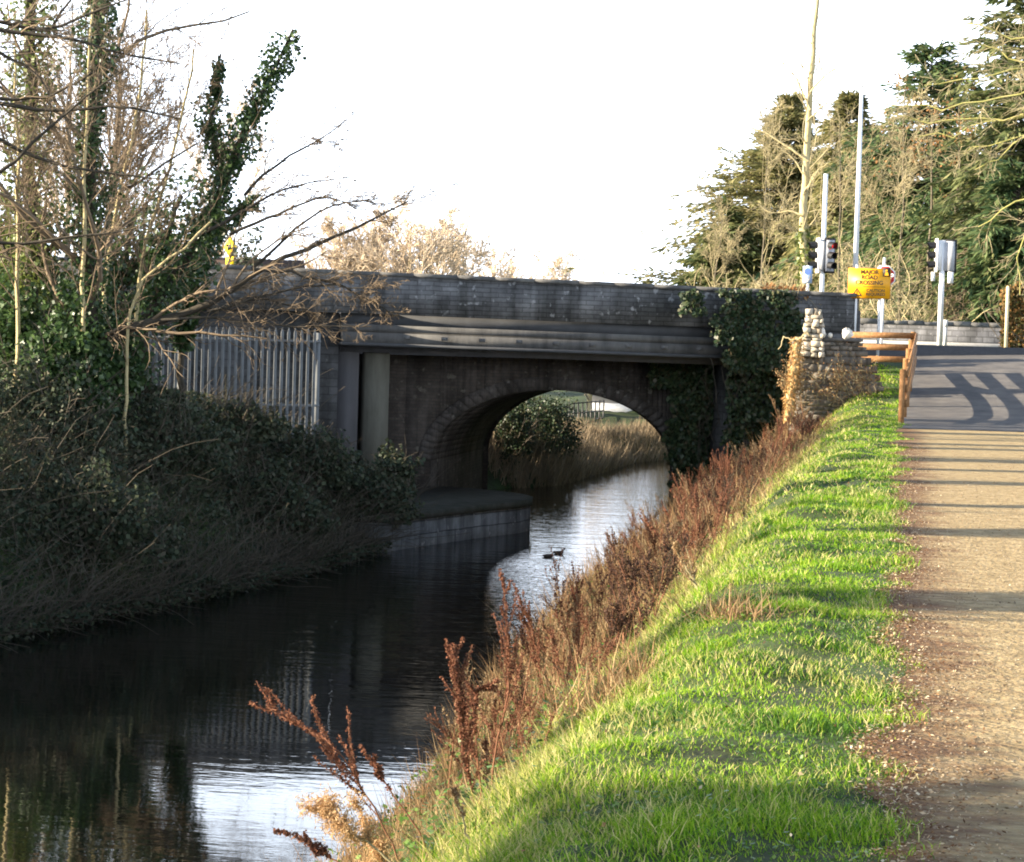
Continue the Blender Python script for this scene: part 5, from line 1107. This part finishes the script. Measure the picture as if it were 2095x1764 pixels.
protos = [dock(np.random.default_rng(500 + k), "dock_plant", [3, 4, 5, 2, 6, 3][k], [1.05, .9, 1.15, 1.25, .85, 1.0][k], [.22, .30, .25, .16, .36, .24][k], ['dock', 'dock_dark', 'dock', 'dock_tan', 'dock_dark', 'dock_tan'][k]) for k in range(6)]
rng = np.random.default_rng(520); placed = []
GL = "dead dock stalk with dry seed heads standing in the weeds of the right bank"
tries = 0
while len(placed) < 180 and tries < 12000:
    tries += 1
    y = 11 + 50 * rng.random() ** .85; x = rng.uniform(-4.9 if y > 22 else -3.7, -2.0)
    if y > 56: x = rng.uniform(-5.5, -1.9)
    if x < xr(y) + .35: continue
    zz0 = float(H(x, y)) + .62; cc = ROT.T @ (np.array([x, y, zz0]) - EYE); qx, qy = CX + F * cc[0] / -cc[2], CY - F * cc[1] / -cc[2]
    if qx < np.interp(qy, [820, 900, 1000, 1060, 1130, 1200, 1280, 1340, 1450, 1600, 1764], [1560, 1500, 1400, 1300, 1205, 1135, 1080, 1020, 930, 870, 800]): continue
    if vnoise(x, y, 2.2, 27) + .15 * (y > 30) < .36: continue
    if min([hypot(x - a, y - b) for a, b in placed] or [9]) < .28: continue
    placed.append((x, y))
for k, (x, y) in enumerate(placed):
    o = protos[k % 6] if k < 6 else copy_tree(protos[k % 6])
    o.location = (x, y, float(H(x, y)) - .03); o.rotation_euler = (rng.normal() * .10, -.10 + rng.normal() * .12, rng.uniform(0, 6.28)); s = rng.uniform(.6, 1.0) * (1.0 if x > -3.8 else .85) * (1.0 if y > 18 else .75); o.scale = (s, s, s * rng.uniform(.9, 1.15))
    tag(o, GL, "weed", "dead dock plants on the right bank")
# singular weeds in front
def arch_weed(label, px, d, r0, seed, mat='dock', branches=9, stem='dock_stem', fl=None, name="dock_plant", blen=.34, ang=.55, tt0=.4, trop=(-.03, 0, .10)):
    rng = np.random.default_rng(seed); w = WP(px, d); b = base_of(w[0]); w = [np.array(b) - [0, 0, .03]] + [p for p in w if p[2] > b[2] + .05]
    t = thing(name, label, "weed", b); mb = MB(); l = limb(mb, w, r0, r0 * .4, 16, 6, .004, rng)
    P, R, L = sprout(rng, *l, branches, tt0, .98, ang, blen, .6, 6, .08, trop, rmin=.0028); mb.segs(P, R, 4); mb.build("stems", M[stem], t, smooth=True)
    mb = MB()
    for Q, f0, m in ((P, .1, 85), (l[0][:, 8:], .2, 170)):
        k = Q.shape[1] - 1; tt = rng.uniform(f0, .999, (len(Q), m)); x = tt * k; i = x.astype(int); f = x - i; r_ = np.arange(len(Q))[:, None]
        C = (Q[r_, i] * (1 - f)[..., None] + Q[r_, i + 1] * f[..., None]).reshape(-1, 3) + rng.normal(size=(len(Q) * m, 3)) * .0055
        u = nrm(rng.normal(size=C.shape)); v = nrm(np.cross(u, rng.normal(size=C.shape))); sz = rng.uniform(.007, .017, len(C)); mb.cards(C - u * sz[:, None] * .5, u * sz[:, None], v * (sz * .45)[:, None])
    mb.build("seed_heads", M[mat], t)
    if fl:
        mb = MB(); ends = P[:, -1]; C = np.repeat(ends, 260, 0); C = C + rng.normal(size=C.shape) * fl; u = nrm(rng.normal(size=C.shape)); v = nrm(np.cross(u, rng.normal(size=C.shape))); sz = rng.uniform(.012, .03, len(C)); mb.cards(C, u * sz[:, None], v * (sz * .10)[:, None]); mb.build("fluff", M['fluff'], t)
    return t
arch_weed("long red dock stalk arching left over the dark water in front", [(820, 1748), (795, 1705), (757, 1640), (722, 1570), (662, 1505), (600, 1475), (545, 1447)], [10.5, 10.5, 10.5, 10.5, 10.6, 10.7, 10.8], .006, 600, branches=22, blen=.24, ang=.5, tt0=.35)
arch_weed("thin olive stalk with a red tip beside the long arching dock", [(890, 1770), (860, 1700), (800, 1620), (760, 1560), (738, 1525)], 9.6, .005, 601, branches=5, blen=.12, tt0=.7)
arch_weed("dense upright rust red dock at the water edge", [(975, 1670), (955, 1560), (945, 1450), (930, 1345)], 11.2, .006, 602, branches=40, blen=.30, ang=.3, tt0=.25, trop=(0, 0, .02))
arch_weed("second rust red stalk leaning right beside the dense dock", [(985, 1680), (980, 1560), (965, 1450), (985, 1390), (1000, 1410)], 11.4, .006, 603, branches=12, blen=.2, ang=.4, tt0=.4, trop=(0, 0, -.05))
arch_weed("tan fluffy willowherb leaning over the bright water at the bottom", [(850, 1790), (790, 1750), (740, 1715), (690, 1680), (640, 1650)], 9.4, .006, 604, branches=12, blen=.22, ang=.6, fl=.022, mat='fluff', stem='twig_gold', name="willowherb")
arch_weed("short fluffy willowherb at the bottom edge in front of the dock", [(850, 1800), (790, 1770), (750, 1710), (735, 1650)], 9.6, .005, 605, branches=8, blen=.16, ang=.5, fl=.02, mat='fluff', stem='twig_gold', name="willowherb")
arch_weed("sparse red stalk reaching left at the bottom edge", [(830, 1830), (740, 1790), (660, 1745), (580, 1700)], 9.0, .005, 606, branches=7, blen=.2, ang=.5)
arch_weed("brown forked dead stalk standing on the grass crest", [(1435, 1235), (1420, 1190), (1400, 1155), (1380, 1120)], 17, .011, 607, branches=14, blen=.5, ang=.5, mat='straw', stem='twig_gold', name="dead_stalk", tt0=.2)
arch_weed("bleached single stalk leaning out of the grass at the bottom", [(960, 1720), (945, 1670), (927, 1612)], 8.7, .006, 608, branches=2, blen=.08, mat='straw', stem='twig_gold', name="dead_stalk", tt0=.9)
for k, (pts, d, lab) in enumerate([([(1000, 1700), (1010, 1560), (1045, 1400), (1030, 1180)], 13.0, "tall thin red stalk standing against the bright water"), ([(1120, 1560), (1110, 1400), (1090, 1290), (1060, 1215)], 18.0, "tall red stalk leaning left against the bright water"), ([(1220, 1400), (1200, 1280), (1170, 1200)], 25.0, "red brown stalk right of the two tall stalks")]):
    arch_weed(lab, pts, d, .007, 610 + k, branches=18, blen=.26, ang=.45, tt0=.35)
# tan dead grass tuft on the crest
for k, (px, py, d, lab) in enumerate([(1300, 1330, 18.5, "tan dead grass tuft on the crest of the bank"), (1500, 1300, 14.0, "small tan tuft in the middle of the verge"), (1240, 1400, 17.5, "straw coloured tuft leaning below the dark shadow band")]):
    rng = np.random.default_rng(620 + k); p = WZ(px, py, -.1); b = base_of(p); n = 260; mb = MB(); B = np.array(b) + rng.normal(size=(n, 3)) * [.11, .11, 0]; U = nrm(rng.normal(size=(n, 3)) * .55 + [.1, -.1, .8]) * rng.uniform(.12, .34, (n, 1)) * (1 if k != 1 else .6); a = rng.uniform(0, pi, n)
    mb.blades(B, U, np.stack([np.cos(a), np.sin(a), a * 0], 1) * .004, rng.normal(size=(n, 3)) * .07); tag(mb.build("grass_tuft", M['straw']), lab, "grass tuft")
# leaf litter and loose stones on the path
rng = np.random.default_rng(640); n = 42000; Y = 6 + 34 * rng.random(n) ** 1.7; X = edge(Y) + np.abs(rng.normal(size=n)) * .19 - .10; kk = rng.random(n) < .25 + 1.1 * vnoise(X, Y, .5, 44); X, Y = X[kk], Y[kk]; n = len(X); far = rng.random(n) < .18; X = np.where(far, rng.uniform(-.1, 1.9, n), X)
C = np.stack([X, Y, rampz(Y) + .010 + rng.random(n) * .012], 1); u = nrm(rng.normal(size=C.shape) * [1, 1, .22]); v = nrm(np.cross(u, [0, 0, 1.]) + rng.normal(size=C.shape) * .3); sz = rng.uniform(.006, .024, n)
mb = MB(); mb.cards(C, u * sz[:, None], v * (sz * rng.uniform(.12, .40, n))[:, None])
q = 160; Yq = 6 + 34 * rng.random(q) ** 1.5; Xq = rng.uniform(-1.5, .1, q); Cq = np.stack([Xq, Yq, H(Xq, Yq) + rng.uniform(.03, .08, q)], 1); uq = nrm(rng.normal(size=Cq.shape) + [0, 0, .5]); vq = nrm(np.cross(uq, rng.normal(size=Cq.shape))); sq = rng.uniform(.010, .026, q); mb.cards(Cq, uq * sq[:, None], vq * (sq * .35)[:, None])
tag(mb.build("fallen_leaves", M['litter']), "brown leaf litter along the edge of the gravel path", "leaf litter", kind="stuff")
n = 12000; Y = 6 + 30 * rng.random(n) ** 1.7; X = rng.uniform(-.15, 1.9, n); r = rng.uniform(.002, .007, n); c = np.stack([X, Y, rampz(Y) + .007], 1)
o = np.array([[1, 0, 0], [0, 1, 0], [-1, 0, 0], [0, -1, 0], [0, 0, 1]], float); V = c[:, None] + o[None] * r[:, None, None] * rng.uniform(.6, 1.3, (n, 5, 1)); k = np.arange(n)[:, None, None] * 5
mb = MB(); mb.add(V.reshape(-1, 3), tris=(k + np.array([[0, 1, 4], [1, 2, 4], [2, 3, 4], [3, 0, 4]])[None]).reshape(-1, 3)); tag(mb.build("pebbles", M['pebble']), "loose stones scattered over the gravel path", "pebbles", kind="stuff")

# ------------------------------------------------------------------ ducks
def duck(loc, rz, label):
    t = [(-.23, .06, .02, .012), (-.17, .065, .05, .035), (-.08, .05, .085, .07), (.03, .045, .09, .075), (.12, .055, .065, .06), (.155, .10, .042, .045), (.165, .155, .034, .036), (.18, .195, .042, .040), (.215, .20, .034, .03), (.245, .19, .016, .010), (.285, .182, .014, .006)]
    vs = []; n = 10
    for (x, z, w, h) in t:
        for k in range(n): vs.append((x, w * cos(2 * pi * k / n), z + h * sin(2 * pi * k / n)))
    q = [[i * n + k, i * n + (k + 1) % n, (i + 1) * n + (k + 1) % n, (i + 1) * n + k] for i in range(len(t) - 1) for k in range(n)]
    mb = MB(); mb.add(vs, quads=q, ngons=[list(range(n))[::-1], [(len(t) - 1) * n + k for k in range(n)]]); o = mb.build("duck", M['duck'], smooth=True); o.location = loc; o.rotation_euler = (0, 0, rz); o.scale = (.62,) * 3
    return tag(o, label, "duck", "ducks on the canal")
a, b = WZ(1122, 1140, WATER), WZ(1135, 1134, WATER)
duck((a[0], a[1], WATER - .01), .3, "left and nearer of the two brown ducks on the canal"); duck((b[0] + .08, b[1] + .1, WATER - .01), .5, "right and farther of the two brown ducks on the canal")
